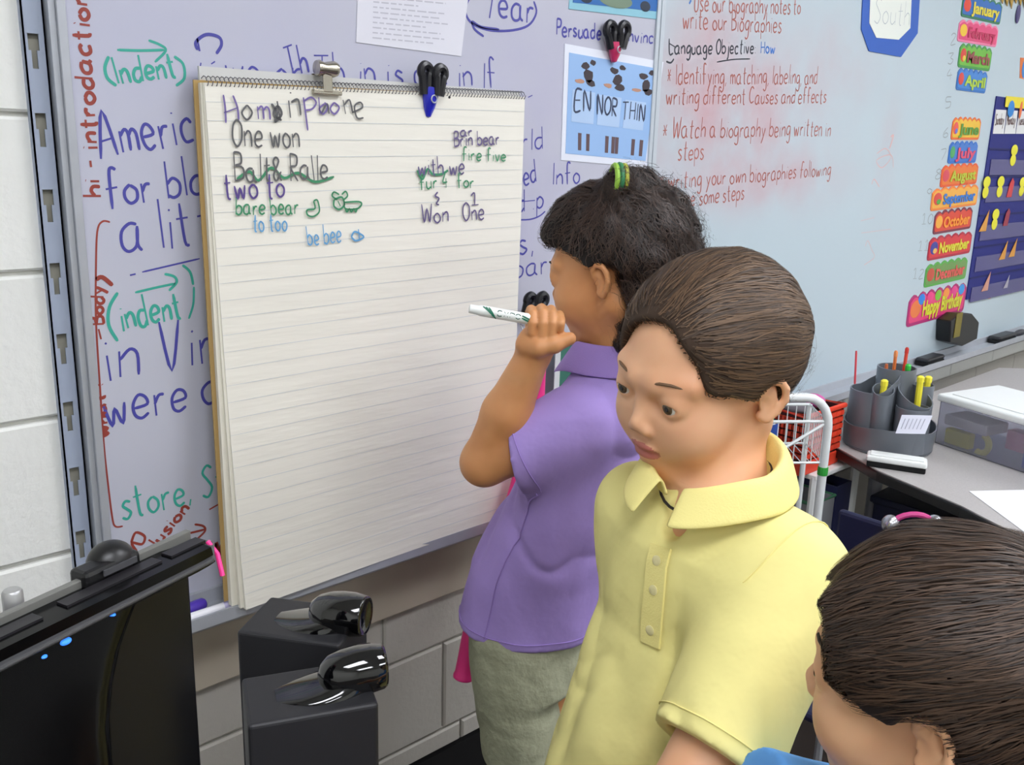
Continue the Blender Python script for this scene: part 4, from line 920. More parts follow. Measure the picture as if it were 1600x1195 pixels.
t = empty('headphones', hp, 'pink and silver headphones hanging on the chair back behind the dark-haired child', 'headphones')
MB().tube([hp + RT * .045 * math.cos(a) * -1 + np.array([0, 0, .03 * math.sin(a)]) for a in np.linspace(0, math.pi, 12)], .006, 8).build('headband', flat((196, 60, 130), .4), t, smooth=True)
MB().ball(hp + RT * .045 + (0, 0, .008), (.018, .018, .02)).ball(hp - RT * .045 + (0, 0, .008), (.018, .018, .02)).build('ear_cup', mat('silver', (190, 190, 196), .25, .9), t, smooth=True)

# hot pink foam tube hanging behind the tallest child
A_ = WALL(724, 1060, -.120); Bt = WALL(838, 574, -.12)
t = empty('pink_tube', A_, 'hot pink plastic tube hanging behind the child in purple', 'tube')
m_pk = mat('hot_pink', (255, 60, 150), .45)
tp = catmull([A_, A_ + .03 * _n(WALL(745, 950, -.12) - A_), WALL(748, 950, -.120), WALL(800, 800, -.12), WALL(830, 680, -.12), Bt], 6); MB().tube(tp, [.018] + [.0205] * 3 + [.0185] * (len(tp) - 4), 16).build('tube_body', m_pk, t, smooth=True)
cl = WALL(812, 506, -.05); MB().tube([Bt, Bt * .4 + cl * .6 + (0, -.01, 0), cl], .0016, 6).build('cord', m_white, t)
# white-green packet hanging right of the clip
o = MB().prism([WALL(*q, -.05) for q in ((872, 530), (905, 530), (898, 620), (868, 620))], (0, -.004, 0)).build('card_strip', flat((60, 120, 104), .5), None, label='green-edged card strip clipped beside the pad behind the child in purple'); o['category'] = 'card'
MB().prism([WALL(*q, -.0545) for q in ((868, 530), (876, 530), (872, 620), (864, 620))], (0, -.002, 0)).build('white_edge', flat((226, 230, 232), .5), o)

# ---------------------------------------------------------------- computer desk, monitor, speakers, webcam
t = empty('computer_desk', (0, -.75, 0), 'dark computer desk below the frame carrying monitor and speakers', 'desk')
DZ = .62
MB().box((-.75, -1.02, DZ - .03), (.525, -.37, DZ)).build('desk_top', mat('desk_laminate', (52, 44, 40), .5), t, bevel=.003)
for x in (-.72, .49):
    for y in (-.99, -.40): MB().box((x - .02, y - .02, 0), (x + .02, y + .02, DZ - .03)).build('leg', m_bk, t)
# monitor seen from behind: a bulging glossy shell under a vented top
zM = 1.05
a0 = HZ(0, 990, zM); a1 = HZ(314, 842, zM); mu = _n(a1 - a0); mn = np.cross(mu, (0, 0, 1)); mn = -mn if np.dot(mn, CAM - a1) < 0 else mn
mo = empty('monitor', a1 * (1, 1, 0) - mu * .25 + (0, 0, DZ), 'large glossy black monitor seen from behind at the lower left', 'monitor')
def MP(s, d, z): return a1 * (1, 1, 0) + mu * s + mn * d + np.array([0, 0, z])      # s along, d towards the lens side
LW = .56
# right side contour of the shell, from pixels of its silhouette
sil = [(318, 850), (323, 872), (319, 905), (305, 940), (284, 985), (264, 1030), (246, 1080), (232, 1130), (222, 1195), (218, 1260), (216, 1330)]
rings = []
n = 22
prevz = None
pl_n = mn; 
ks = []
for q in sil:
    p = PLN(*q, a1 + mn * (.02 if q[1] < 900 else .05 if q[1] < 930 else .085), mn); s = np.dot(p - a1, mu); ks.append((s, p[2]))
for i, (s, z) in enumerate(ks):
    v = min(1, max(0, (zM - z) / .12)); bul = .030 + .055 * v
    L_ = [MP(-LW, 0, z), MP(s - .03, 0, z)]
    R_ = []
    for u in np.linspace(0, 1, 7): 
        a = math.pi / 2 * u; R_.append(MP(s - .03 + .03 * math.cos(a), .03 + (bul - .03) * math.sin(a) if u > 0 else .02, z))
    Bk_ = [MP(-LW * u, bul, z) for u in (.35, .7, 1)]
    rings.append([L_[0], L_[1]] + [MP(s, .008, z)] + R_ + Bk_)
MB().rings(rings).build('rear_shell', mat('dark_shell', (5, 5, 6), .16, ior=1.28), mo, smooth=True)
# top panel with vent slots and a raised rear ridge
m_tp = mat('satin_black', (70, 70, 72), .35)
b = MB(); P4 = [MP(-LW, -.005, zM + .001), MP(-.012, -.005, zM + .001), MP(.004, .012, zM - .004), MP(-.02, .036, zM - .006), MP(-LW, .040, zM - .006)]
b.prism(P4, (0, 0, .004)).build('top_panel', m_tp, mo, bevel=.0015)
b = MB()
for k, (s0, s1) in enumerate([(-.30, -.17), (-.15, -.06), (-.05, -.012)]):
    b.obox(MP((s0 + s1) / 2, .012, zM + .006), ((s1 - s0) / 2, .006, .0018), (mu, mn, (0, 0, 1)))
b.build('vent', flat((30, 28, 32), .4), mo)
MB().obox(MP(-.27, -.004, zM + .0075), (.26, .003, .0045), (mu, mn, (0, 0, 1))).build('rear_ridge', flat((110, 110, 106), .4), mo, bevel=.001)
MB().tube([MP(-.004, .012, zM + .002), MP(-.003, .022, zM - .008), MP(-.006, .030, zM - .026)], .0022, 8).build('pink_reflection', m_pk, mo, smooth=True)  # magenta reflection on the rim, modelled as a thin pink tube
MB().obox(MP(-.28, -.012, zM - .19), (.27, .006, .17), (mu, mn, (0, 0, 1))).build('screen_bezel', m_bk, mo, bevel=.003)
MB().obox(MP(-.28, .02, DZ + .125), (.05, .02, .115), (mu, mn, (0, 0, 1))).build('stand_neck', m_bk, mo)
MB().obox(MP(-.28, .03, DZ + .006), (.13, .10, .006), (mu, mn, (0, 0, 1))).build('stand_foot', m_bk, mo, bevel=.003)
m_glint = mat('blue_reflection', (50, 120, 235), .3, emit=1.3)  # blue reflections on the glossy shell, put in as glowing beads
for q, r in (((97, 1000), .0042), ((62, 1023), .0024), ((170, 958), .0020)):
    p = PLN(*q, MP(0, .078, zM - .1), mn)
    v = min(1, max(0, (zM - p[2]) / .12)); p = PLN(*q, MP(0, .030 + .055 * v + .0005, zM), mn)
    MB().ball(p + mn * .003, (r * 1.15, .004, r * .6), (mu, mn, (0, 0, 1))).build('reflected_glint', m_glint, mo)
# two silver knobs standing behind the monitor's rim
for q in ((6, 985), (50, 968)):
    p = HZ(q[0], q[1], zM - .0) - mn * .020; p[2] = zM - .03
    o = MB().lathe(p, (0, 0, 1), [(.0062, 0), (.0066, .03), (.0075, .031), (.0075, .047), (.006, .049)], 16).build('antenna_knob', mat('satin_silver', (176, 176, 176), .35, .6), mo, smooth=True)
# webcam clamped over the rim
wc = PLN(174, 884, MP(0, -.012, zM), mn)
t = empty('webcam', wc, 'round black webcam clamped on top of the monitor', 'webcam')
fx = mu; up = np.array([0, 0, 1.])
MB().ball(wc + up * .004, (.020, .018, .0175), (mu, mn, up)).build('camera_ball', m_bk, t, smooth=True)
MB().obox(MP(np.dot(wc - a1, mu) - .010, -.006, zM + .009), (.027, .010, .009), (mu, mn, up)).build('clamp', m_bk, t, bevel=.004)
MB().obox(MP(np.dot(wc - a1, mu) - .006, .0065, zM + .013), (.016, .0008, .0025), (mu, mn, up)).build('logo_bar', flat((70, 70, 74), .3), t)

# pair of speakers with a dome pod on top
def speaker(c0, c1, cb, ztop, hgt, label, dome_px, ax_px):
    """c0 near-left top corner, c1 near-right top corner, cb far-left top corner (all measured at ztop)"""
    u = _n(c1 - c0); Wd = np.linalg.norm(c1 - c0); v = np.cross((0, 0, 1), u); Dp = abs(np.dot(cb - c0, v)); Dp = max(Dp, .085)
    Q = lambda a, b_, z: c0 * (1, 1, 0) + u * a + v * b_ + np.array([0, 0, z])
    t = empty('speaker', Q(Wd / 2, Dp / 2, DZ), label, 'speaker', 'pair of desktop speakers')
    MB().obox(Q(Wd / 2, Dp / 2, DZ + .006 + (hgt - .006) / 2), (Wd / 2, Dp / 2, (hgt - .006) / 2), (u, v, (0, 0, 1))).build('cabinet', mat('speaker_black', (34, 34, 38), .55), t, bevel=.004, bseg=3)
    for a in (.02, Wd - .02):
        for b_ in (.02, Dp - .02): MB().lathe(Q(a, b_, DZ), (0, 0, 1), [(.006, 0), (.006, .0065)], 10).build('foot', m_bk, t)
    # boat-shaped pod rising from the top towards the dome
    Z = DZ + hgt; rr = []
    for k, x in enumerate(np.linspace(0, 1, 12)):
        w_ = .030 * math.sin(math.pi * min(1, .12 + x * .75)) ** .7; hh = .004 + .020 * x ** 1.2
        rr.append([Q(Wd * .24 + Wd * .74 * x, Dp * .5 + w_ * math.cos(a), Z - .003 + hh * max(0, math.sin(a)) ** .8) for a in np.linspace(0, math.pi, 12)])
    MB().rings(rr).build('pod', m_gloss, t, smooth=True)
    C = Q(Wd * .85, Dp * .5, Z + .014); prof = [(.001, -.034), (.011, -.031), (.018, -.023), (.0225, -.010), (.0245, .004), (.0245, .018), (.0225, .030), (.021, .033), (.019, .030), (.012, .027), (.001, .026)]
    MB().lathe(C, u, prof, 28, caps=True).build('dome_housing', m_gloss, t, smooth='full')
    MB().lathe(Q(Wd + .0002, Dp / 2, DZ + hgt * .45), u, [(.038, 0), (.038, .002), (.034, .003), (.02, -.004), (.006, .001), (.001, .002)], 24).build('driver_cone', flat((40, 40, 44), .4), t, smooth=True)
    return t
zs_ = .872
speaker(HZ(369, 986, zs_), HZ(531, 1008, zs_), HZ(418, 938, zs_), zs_, zs_ - DZ, 'black speaker farther back, close below the chart pad', None, None)
speaker(HZ(387, 1135, zs_), HZ(592, 1099, zs_), HZ(376, 1071, zs_), zs_, zs_ - DZ, 'black speaker nearer the photographer with glossy dome on top', None, None)

# ---------------------------------------------------------------- sculpting kit: distance fields meshed with surface nets
def vnoise(X, Y, Z, seed=0):
    rs = np.random.RandomState(seed); T = rs.rand(32, 32, 32).astype(np.float32)
    def fr(a): i = np.floor(a).astype(np.int32); t = (a - i).astype(np.float32); return i & 31, t * t * (3 - 2 * t)
    X, Y, Z = np.broadcast_arrays(X, Y, Z)
    i, u = fr(X); j, v = fr(Y); k, w_ = fr(Z); i1, j1, k1 = (i + 1) & 31, (j + 1) & 31, (k + 1) & 31
    a = T[i, j, k] * (1 - u) + T[i1, j, k] * u; b_ = T[i, j1, k] * (1 - u) + T[i1, j1, k] * u
    c = T[i, j, k1] * (1 - u) + T[i1, j, k1] * u; d = T[i, j1, k1] * (1 - u) + T[i1, j1, k1] * u
    return ((a * (1 - v) + b_ * v) * (1 - w_) + (c * (1 - v) + d * v) * w_) - .5
def rc(a, b_, ra, rb, k=.01, op='+'):
    a = np.array(a, float); b_ = np.array(b_, float); ba = b_ - a; L2 = max(np.dot(ba, ba), 1e-12)
    def f(x, y, z):
        t = np.clip(((x - a[0]) * ba[0] + (y - a[1]) * ba[1] + (z - a[2]) * ba[2]) / L2, 0, 1)
        return np.sqrt((x - a[0] - t * ba[0]) ** 2 + (y - a[1] - t * ba[1]) ** 2 + (z - a[2] - t * ba[2]) ** 2) - (ra + (rb - ra) * t)
    m = max(ra, rb); return (f, np.minimum(a, b_) - m, np.maximum(a, b_) + m, k, op)
def el(c, r, A=None, k=.01, op='+'):
    c = np.array(c, float); A = np.eye(3) if A is None else np.array(A, float); r = np.array(r, float)
    def f(x, y, z):
        X, Y, Z = x - c[0], y - c[1], z - c[2]; q = [A[i][0] * X + A[i][1] * Y + A[i][2] * Z for i in range(3)]
        k0 = np.sqrt(sum((q[i] / r[i]) ** 2 for i in range(3))); k1 = np.sqrt(sum((q[i] / r[i] ** 2) ** 2 for i in range(3))) + 1e-9
        return k0 * (k0 - 1) / k1
    e = np.sqrt(((A * r[:, None]) ** 2).sum(0)); return (f, c - e, c + e, k, op)
def loft(keys, yaw, k=.02, op='+', p=2.0):
    """stack of ellipses: (z, cx, cy, half depth, half width)"""
    K = np.array(sorted(keys), float); cs, sn = math.cos(yaw), math.sin(yaw); m = K[:, 3:].max() + .02
    def f(x, y, z):
        zc = np.clip(z, K[0, 0], K[-1, 0]); I = [np.interp(zc, K[:, 0], K[:, i]) for i in range(1, 5)]
        X, Y = x - I[0], y - I[1]; a = X * cs + Y * sn; b_ = -X * sn + Y * cs
        rho = (np.abs(a / I[2]) ** p + np.abs(b_ / I[3]) ** p) ** (1 / p); d = (rho - 1) * np.minimum(I[2], I[3])
        e = np.maximum(K[0, 0] - z, z - K[-1, 0]); return np.maximum(d, e)
    lo = np.array([K[:, 1].min() - m, K[:, 2].min() - m, K[0, 0]]); hi = np.array([K[:, 1].max() + m, K[:, 2].max() + m, K[-1, 0]])
    return (f, lo, hi, k, op)
def half(pt, nrm):        # keep the side the normal points away from
    pt = np.array(pt, float); nrm = _n(nrm)
    return (lambda x, y, z: (x - pt[0]) * nrm[0] + (y - pt[1]) * nrm[1] + (z - pt[2]) * nrm[2], None, None, 0, '&')
def field(prims, vox, lo=None, hi=None, post=None):
    adds = [p for p in prims if p[4] == '+']
    l = np.min([p[1] for p in adds], 0) - .03; h = np.max([p[2] for p in adds], 0) + .03
    if lo is not None: l = np.maximum(l, lo)
    if hi is not None: h = np.minimum(h, hi)
    n = np.ceil((h - l) / vox).astype(int) + 1
    xs, ys, zs = [(l[i] + vox * np.arange(n[i])).astype(np.float32) for i in range(3)]
    Fd = np.full(tuple(n), .05, np.float32)
    for f, a, b_, k, op in prims:
        if a is None: sl = [slice(0, n[i]) for i in range(3)]
        else:
            pad = (k if op == '+' else k) + 3 * vox + .012
            i0 = np.clip(np.floor((a - pad - l) / vox), 0, n).astype(int); i1 = np.clip(np.ceil((b_ + pad - l) / vox) + 1, 0, n).astype(int)
            if (i1 <= i0).any(): continue
            sl = [slice(i0[i], i1[i]) for i in range(3)]
        sl = tuple(sl); d = f(xs[sl[0]][:, None, None], ys[sl[1]][None, :, None], zs[sl[2]][None, None, :]).astype(np.float32); G = Fd[sl]
        if op == '+':
            if k > 0: hh = np.clip(.5 + .5 * (G - d) / k, 0, 1); Fd[sl] = G * (1 - hh) + d * hh - k * hh * (1 - hh)
            else: Fd[sl] = np.minimum(G, d)
        elif op == '-':
            if k > 0: hh = np.clip(.5 - .5 * (G + d) / k, 0, 1); Fd[sl] = G * (1 - hh) - d * hh + k * hh * (1 - hh)
            else: Fd[sl] = np.maximum(G, -d)
        else: Fd[sl] = np.maximum(G, d)
    if post: Fd = post(Fd, xs[:, None, None], ys[None, :, None], zs[None, None, :]).astype(np.float32)
    Fd[0] = Fd[-1] = .05; Fd[:, 0] = Fd[:, -1] = .05; Fd[:, :, 0] = Fd[:, :, -1] = .05
    return Fd, l, vox
CO = np.array([(i, j, k) for i in (0, 1) for j in (0, 1) for k in (0, 1)])
ED = [(a, b_) for a in range(8) for b_ in range(a + 1, 8) if abs(CO[a] - CO[b_]).sum() == 1]
def nets(Fd, l, vox):
    ins = Fd < 0; n = ins.astype(np.int8); c = sum(n[i:n.shape[0] - 1 + i, j:n.shape[1] - 1 + j, k:n.shape[2] - 1 + k] for i, j, k in CO)
    act = (c > 0) & (c < 8); I, J, K = np.nonzero(act); idx = np.full(act.shape, -1, np.int64); idx[I, J, K] = np.arange(len(I))
    V = [Fd[I + a, J + b_, K + d] for a, b_, d in CO]; acc = np.zeros((len(I), 3)); cnt = np.zeros(len(I))
    for a, b_ in ED:
        m = (V[a] < 0) != (V[b_] < 0); t = V[a][m] / (V[a][m] - V[b_][m]); acc[m] += CO[a] + (CO[b_] - CO[a]) * t[:, None]; cnt[m] += 1
    P = (np.stack([I, J, K], 1) + acc / cnt[:, None]) * vox + l; Q = []
    for ax in range(3):
        s0 = [slice(None)] * 3; s1 = [slice(None)] * 3; s0[ax] = slice(0, -1); s1[ax] = slice(1, None)
        A, B = ins[tuple(s0)], ins[tuple(s1)]; e = np.argwhere(A != B); u, v = (ax + 1) % 3, (ax + 2) % 3
        ok = (e[:, u] > 0) & (e[:, v] > 0) & (e[:, u] < act.shape[u]) & (e[:, v] < act.shape[v]); e = e[ok]
        def cell(du, dv): q = e.copy(); q[:, u] -= du; q[:, v] -= dv; return idx[q[:, 0], q[:, 1], q[:, 2]]
        q = np.stack([cell(1, 1), cell(0, 1), cell(0, 0), cell(1, 0)], 1); inA = A[e[:, 0], e[:, 1], e[:, 2]]; q[~inA] = q[~inA][:, ::-1]; Q.append(q)
    Q = np.concatenate(Q); Q = Q[(Q >= 0).all(1)]
    return P, Q
def relax(P, Q, it=2, lam=.5):
    for _ in range(it):
        S_ = np.zeros_like(P); N_ = np.zeros(len(P))
        for i in range(4):
            a, b_ = Q[:, i], Q[:, (i + 1) % 4]; np.add.at(S_, a, P[b_]); np.add.at(N_, a, 1)
        P = P * (1 - lam) + lam * S_ / np.maximum(N_, 1)[:, None]
    return P
def mesh_np(name, P, Q, mats, parent, midx=None, attr=None, label=None):
    c = (P.min(0) + P.max(0)) / 2; me = bpy.data.meshes.new(name); n, m, w_ = len(P), len(Q), Q.shape[1]
    me.vertices.add(n); me.vertices.foreach_set('co', (P - c).astype(np.float32).ravel()); me.loops.add(m * w_); me.loops.foreach_set('vertex_index', Q.astype(np.int32).ravel())
    me.polygons.add(m); me.polygons.foreach_set('loop_start', np.arange(0, m * w_, w_, dtype=np.int32)); me.polygons.foreach_set('loop_total', np.full(m, w_, np.int32)); me.update(calc_edges=True)
    me.polygons.foreach_set('use_smooth', np.ones(m, bool))
    for q in (mats if isinstance(mats, (list, tuple)) else [mats]): me.materials.append(q)
    if midx is not None: me.polygons.foreach_set('material_index', midx.astype(np.int32))
    if attr is not None: a = me.attributes.new('tone', 'FLOAT', 'POINT'); a.data.foreach_set('value', attr.astype(np.float32))
    me.update(); o = bpy.data.objects.new(name, me); link(o, c, parent)
    if label: o['label'] = label
    return o
def sculpt(name, prims, vox, mats, parent, post=None, lo=None, hi=None, it=1, paint=None, label=None):
    Fd, l, v = field(prims, vox, lo, hi, post); P, Q = nets(Fd, l, v); P = relax(P, Q, it); mi = None
    if paint: mi = paint(P[Q].mean(1))
    return mesh_np(name, P, Q, mats, parent, mi, label=label), (Fd, l, v, P, Q)
def tri(Fd, l, v, P):
    g = (P - l) / v; i = np.clip(np.floor(g).astype(int), 0, np.array(Fd.shape) - 2); t = np.clip(g - i, 0, 1); r = 0
    for a, b_, c in CO: r = r + Fd[i[:, 0] + a, i[:, 1] + b_, i[:, 2] + c] * np.where(a, t[:, 0], 1 - t[:, 0]) * np.where(b_, t[:, 1], 1 - t[:, 1]) * np.where(c, t[:, 2], 1 - t[:, 2])
    return r
def grad(Fd, l, v, P):
    G = np.stack([tri(Fd, l, v, P + np.eye(3)[i] * v) - tri(Fd, l, v, P - np.eye(3)[i] * v) for i in range(3)], 1); return G / (np.linalg.norm(G, axis=1, keepdims=True) + 1e-9)
def strands(name, fl, flow, n, steps, step, m, parent, off=(.0005, .004), wd=.0011, bsig=.18, pick=None, curl=0.0, seed=1, lift=0.0, clampf=True):
    """hair drawn over a sculpted volume: ribbons that follow the flow"""
    Fd, l, v, P0, Q = fl; rs = np.random.RandomState(seed)
    cand = np.arange(len(P0)) if pick is None else np.nonzero(pick(P0))[0]
    P = P0[rs.choice(cand, n)] + rs.normal(0, v * .5, (n, 3)); o = rs.uniform(*off, n); ph = rs.uniform(0, 6.28, n); fr = rs.uniform(.6, 1.4, n); bias = rs.normal(0, bsig, (n, 3))
    L, R_ = [], []
    for s in range(steps):
        N = grad(Fd, l, v, P); d = flow(P) + bias + curl * np.stack([np.sin(ph + s * fr), np.cos(ph * 1.3 + s * fr), np.sin(ph * 2 + s * fr * .8)], 1)
        d -= N * (d * N).sum(1, keepdims=True) * .9; d /= np.linalg.norm(d, axis=1, keepdims=True) + 1e-9
        if clampf: P = P - N * (tri(Fd, l, v, P) - (o + lift * s / steps))[:, None] * .8
        sd = np.cross(d, N + .3 * bias); sd /= np.linalg.norm(sd, axis=1, keepdims=True) + 1e-9
        wv = wd * (1 - (s / (steps - 1)) ** 2 * .8) * .5; L.append(P - sd * wv); R_.append(P + sd * wv); P = P + d * step
    V = np.stack([np.stack(L, 1), np.stack(R_, 1)], 2).reshape(-1, 3); b0 = (np.arange(n) * steps * 2)[:, None]; k = np.arange(steps - 1)[None] * 2
    q = np.stack([b0 + k, b0 + k + 1, b0 + k + 3, b0 + k + 2], 2).reshape(-1, 4)
    o = mesh_np(name, V, q, m, parent, attr=np.repeat(rs.rand(n), steps * 2)); o['kind'] = 'stuff'; return o
def hairmat(name, c0, c1, rough=.42):
    m = mat(name, c0, rough); nt = m.node_tree; b_ = nt.nodes['Principled BSDF']; a = nt.nodes.new('ShaderNodeAttribute'); a.attribute_name = 'tone'
    r = nt.nodes.new('ShaderNodeValToRGB'); r.color_ramp.elements[0].color = (*lin(c0), 1); r.color_ramp.elements[1].color = (*lin(c1), 1); nt.links.new(a.outputs['Fac'], r.inputs[0]); nt.links.new(r.outputs[0], b_.inputs['Base Color']); return m

# ---------------------------------------------------------------- people
def skin(name, rgb, rgb2): return mat(name, rgb, .5, sss=.12, vary=.1, vscale=14, rgb2=rgb2)
class Head:
    def __init__(s, C, F, U, k=1.0):
        s.C = np.array(C, float); s.F = _n(F); s.U = _n(np.array(U, float) - s.F * np.dot(U, s.F)); s.S = np.cross(s.U, s.F); s.k = k; s.A = np.array([s.F, s.S, s.U])
    def p(s, x, y, z): return s.C + s.k * (x * s.F + y * s.S + z * s.U)
    def e(s, c, r, k=.01, op='+', A=None): return el(s.p(*c), np.array(r) * s.k, s.A if A is None else A, k, op)
    def r(s, a, b_, ra, rb, k=.01, op='+'): return rc(s.p(*a), s.p(*b_), ra * s.k, rb * s.k, k, op)
    def loc(s, P): q = (P - s.C) / s.k; return q @ s.A.T
    def prims(s):
        L = [s.e((-.010, 0, .030), (.092, .074, .080)), s.e((.030, 0, -.020), (.060, .056, .078), .03), s.r((0, 0, -.048), (.058, 0, -.083), .045, .018, .025),
             s.e((.062, 0, -.048), (.024, .026, .030), .015)]
        for y in (-1, 1):
            L += [s.r((-.012, y * .046, -.040), (.054, y * .010, -.080), .024, .015, .02), s.e((.054, y * .034, -.030), (.028, .026, .028), .028)]
            L += [s.e((.092, y * .031, .006), (.016, .018, .011), .012, '-'), s.e((.0745, y * .031, .005), (.0152, .0155, .0150), .004), s.e((.0905, y * .031, .004), (.008, .0120, .0055), .002, '-')]
            L += [s.r((.084, y * .014, .024), (.070, y * .046, .026), .005, .004, .022)]
            L += [s.e((.090, y * .009, -.026), (.009, .006, .0065), .004)]
            # ear: plate, rim, lobe, hollow
            rim = [(.010, .074, .006), (.008, .079, .018), (-.002, .084, .026), (-.014, .088, .022), (-.021, .090, .010), (-.021, .089, -.006), (-.013, .084, -.021), (-.003, .078, -.031), (.006, .073, -.024)]
            rim = [(-.004 + (a + .004) * .76, (.070 + (b_ - .070) * .8) * y, -.004 + (c + .004) * .76) for a, b_, c in rim]
            L += [s.e((-.005, y * .0745, -.003), (.012, .006, .018), .006)]
            for a, b_ in zip(rim[:-1], rim[1:]): L.append(s.r(a, b_, .0038, .0038, .002))
            L += [s.e((-.001, y * .073, -.021), (.0065, .005, .0075), .004), s.r((-.006, y * .079, .009), (-.010, y * .079, -.010), .0024, .0024, .003), s.e((.003, y * .081, -.006), (.0055, .006, .009), .003, '-')]
        L += [s.r((.082, 0, .004), (.096, 0, -.018), .0055, .0078, .010), s.e((.086, 0, -.0465), (.009, .0185, .0050), .003), s.e((.084, 0, -.0570), (.009, .0160, .0056), .003)]
        return L
    def lips(s, P):
        q = s.loc(P); return ((np.abs(q[:, 1]) < .020) & (q[:, 2] < -.0425) & (q[:, 2] > -.062) & (q[:, 0] > .080) & (((q[:, 1] / .020) ** 2 + ((q[:, 2] + .052) / .0095) ** 2) < 1)).astype(int)
    def eyes(s, parent, iris=(70, 45, 30), brow=None):
        mw = flat((226, 222, 214), .15); mi = flat(iris, .2); mb_ = flat((12, 10, 10), .2)
        for y in (-1, 1):
            c = s.p(.0745, y * .031, .005); o = MB().ball(c, .0136 * s.k, (s.F, s.S, s.U)).build('eye', mw, parent, smooth=True)
            MB().lathe(c + s.F * .0120 * s.k, s.F, [(.0062 * s.k, 0), (.0056 * s.k, .0012), (.003 * s.k, .0019)], 16).build('iris', mi, o, smooth=True)
            MB().lathe(c + s.F * .0138 * s.k, s.F, [(.0028 * s.k, 0), (.0022 * s.k, .0004)], 12).build('pupil', mb_, o)
            if brow: MB().tube([s.p(.0905, y * .014, .0270), s.p(.0890, y * .023, .0300), s.p(.0850, y * .034, .0305), s.p(.0765, y * .046, .0270)], [.0011, .0017, .0016, .0006], 6).build('eyebrow', brow, parent, smooth=True)
    def cap(s, inf=.012, c=.004, n=(-.55, .83), x0=0.0):
        """hair volume over the skull down to a slanting hairline"""
        L = [s.e((-.012, 0, .032), (.092 + inf, .075 + inf, .080 + inf), 0)]
        pt = s.p(x0 + n[0] * c, 0, n[1] * c); nr = -(n[0] * s.F + n[1] * s.U); return L, half(pt, nr)
def finger(pts, r0, r1, k=.003):
    L = []; n = len(pts) - 1
    for i in range(n): L.append(rc(pts[i], pts[i + 1], r0 + (r1 - r0) * i / n, r0 + (r1 - r0) * (i + 1) / n, k))
    return L
def hand_relaxed(wr, d, side, nrm, k=1.0):
    """wrist, direction of the fingers, thumb side, back-of-hand normal"""
    d, nrm = _n(d), _n(nrm); side = _n(side); Q = lambda a, b_, c: wr + k * (a * d + b_ * side + c * nrm)
    L = [rc(Q(0, 0, 0), Q(.030, .004, 0), .018 * k, .020 * k, .01), el(Q(.040, 0, 0), (.034 * k, .029 * k, .012 * k), np.array([d, side, nrm]), .01)]
    for i, (b_, ln) in enumerate(((.022, .052), (.007, .058), (-.008, .054), (-.021, .043))):
        L += finger([Q(.055, b_ * .9, 0), Q(.068, b_, 0), Q(.068 + ln * .45, b_ * 1.1, -.006), Q(.068 + ln * .75, b_ * 1.1, -.018), Q(.068 + ln * .92, b_ * 1.08, -.030)], .0078 * k, .0055 * k)
    L += finger([Q(.014, .020, -.004), Q(.034, .038, -.008), Q(.052, .044, -.014), Q(.066, .042, -.020)], .0095 * k, .0068 * k, .006)
    return L
def folds(seed, amp, sc, rot=0.0):
    def g(x, y, z):
        c, s_ = math.cos(rot), math.sin(rot); u = x * c + y * s_; v = -x * s_ + y * c
        n1 = vnoise(u * sc[0] + 3, v * sc[1] + 7, z * sc[2], seed); n2 = vnoise(u * sc[0] * 2.3, v * sc[1] * 2.3 + 4, z * sc[2] * 2.1 + 2, seed + 1)
        n3 = vnoise(u * sc[0] * .8 + 9 + 1.5 * n1, v * sc[1] * .8 + 2, z * sc[2] * 1.1 + 1.2 * n1 + 5, seed + 2); cr = np.clip(1 - np.abs(n3) * 7, 0, 1) ** 1.5
        return amp * (1 - 2.2 * np.abs(n1)) + amp * .45 * n2 + amp * .40 * cr
    return g
def shoe(P, fwd, m, parent, name='shoe'):
    f = _n(np.array([fwd[0], fwd[1], 0])); s_ = np.array([-f[1], f[0], 0]); A = np.array([f, s_, [0, 0, 1]]); P = np.array([P[0], P[1], 0.])
    pr = [el(P + f * .045 + (0, 0, .030), (.105, .038, .032), A, .01), el(P - f * .01 + (0, 0, .05), (.05, .036, .045), A, .02), half(P + (0, 0, .002), (0, 0, -1))]
    o, _ = sculpt(name, pr, .005, m, parent); return o
def collar(parent, m, fn, n=40, th=.0026, name='collar'):
    """fn(u) -> three points: top inner edge, fold, lower outer edge"""
    rows = [fn(i / n) for i in range(n + 1)]; rows = [catmull(r, 4) for r in rows]; w_ = len(rows[0]); P = np.array(rows); F_ = []
    Pv = P.reshape(-1, 3); mb = MB(); mb.add(Pv, [(i * w_ + j, i * w_ + j + 1, (i + 1) * w_ + j + 1, (i + 1) * w_ + j) for i in range(n) for j in range(w_ - 1)])
    o = mb.build(name, m, parent, smooth='full'); s_ = o.modifiers.new('thickness', 'SOLIDIFY'); s_.thickness = th; s_.offset = 0; q = o.modifiers.new('sub', 'SUBSURF'); q.levels = 1; q.render_levels = 1; return o

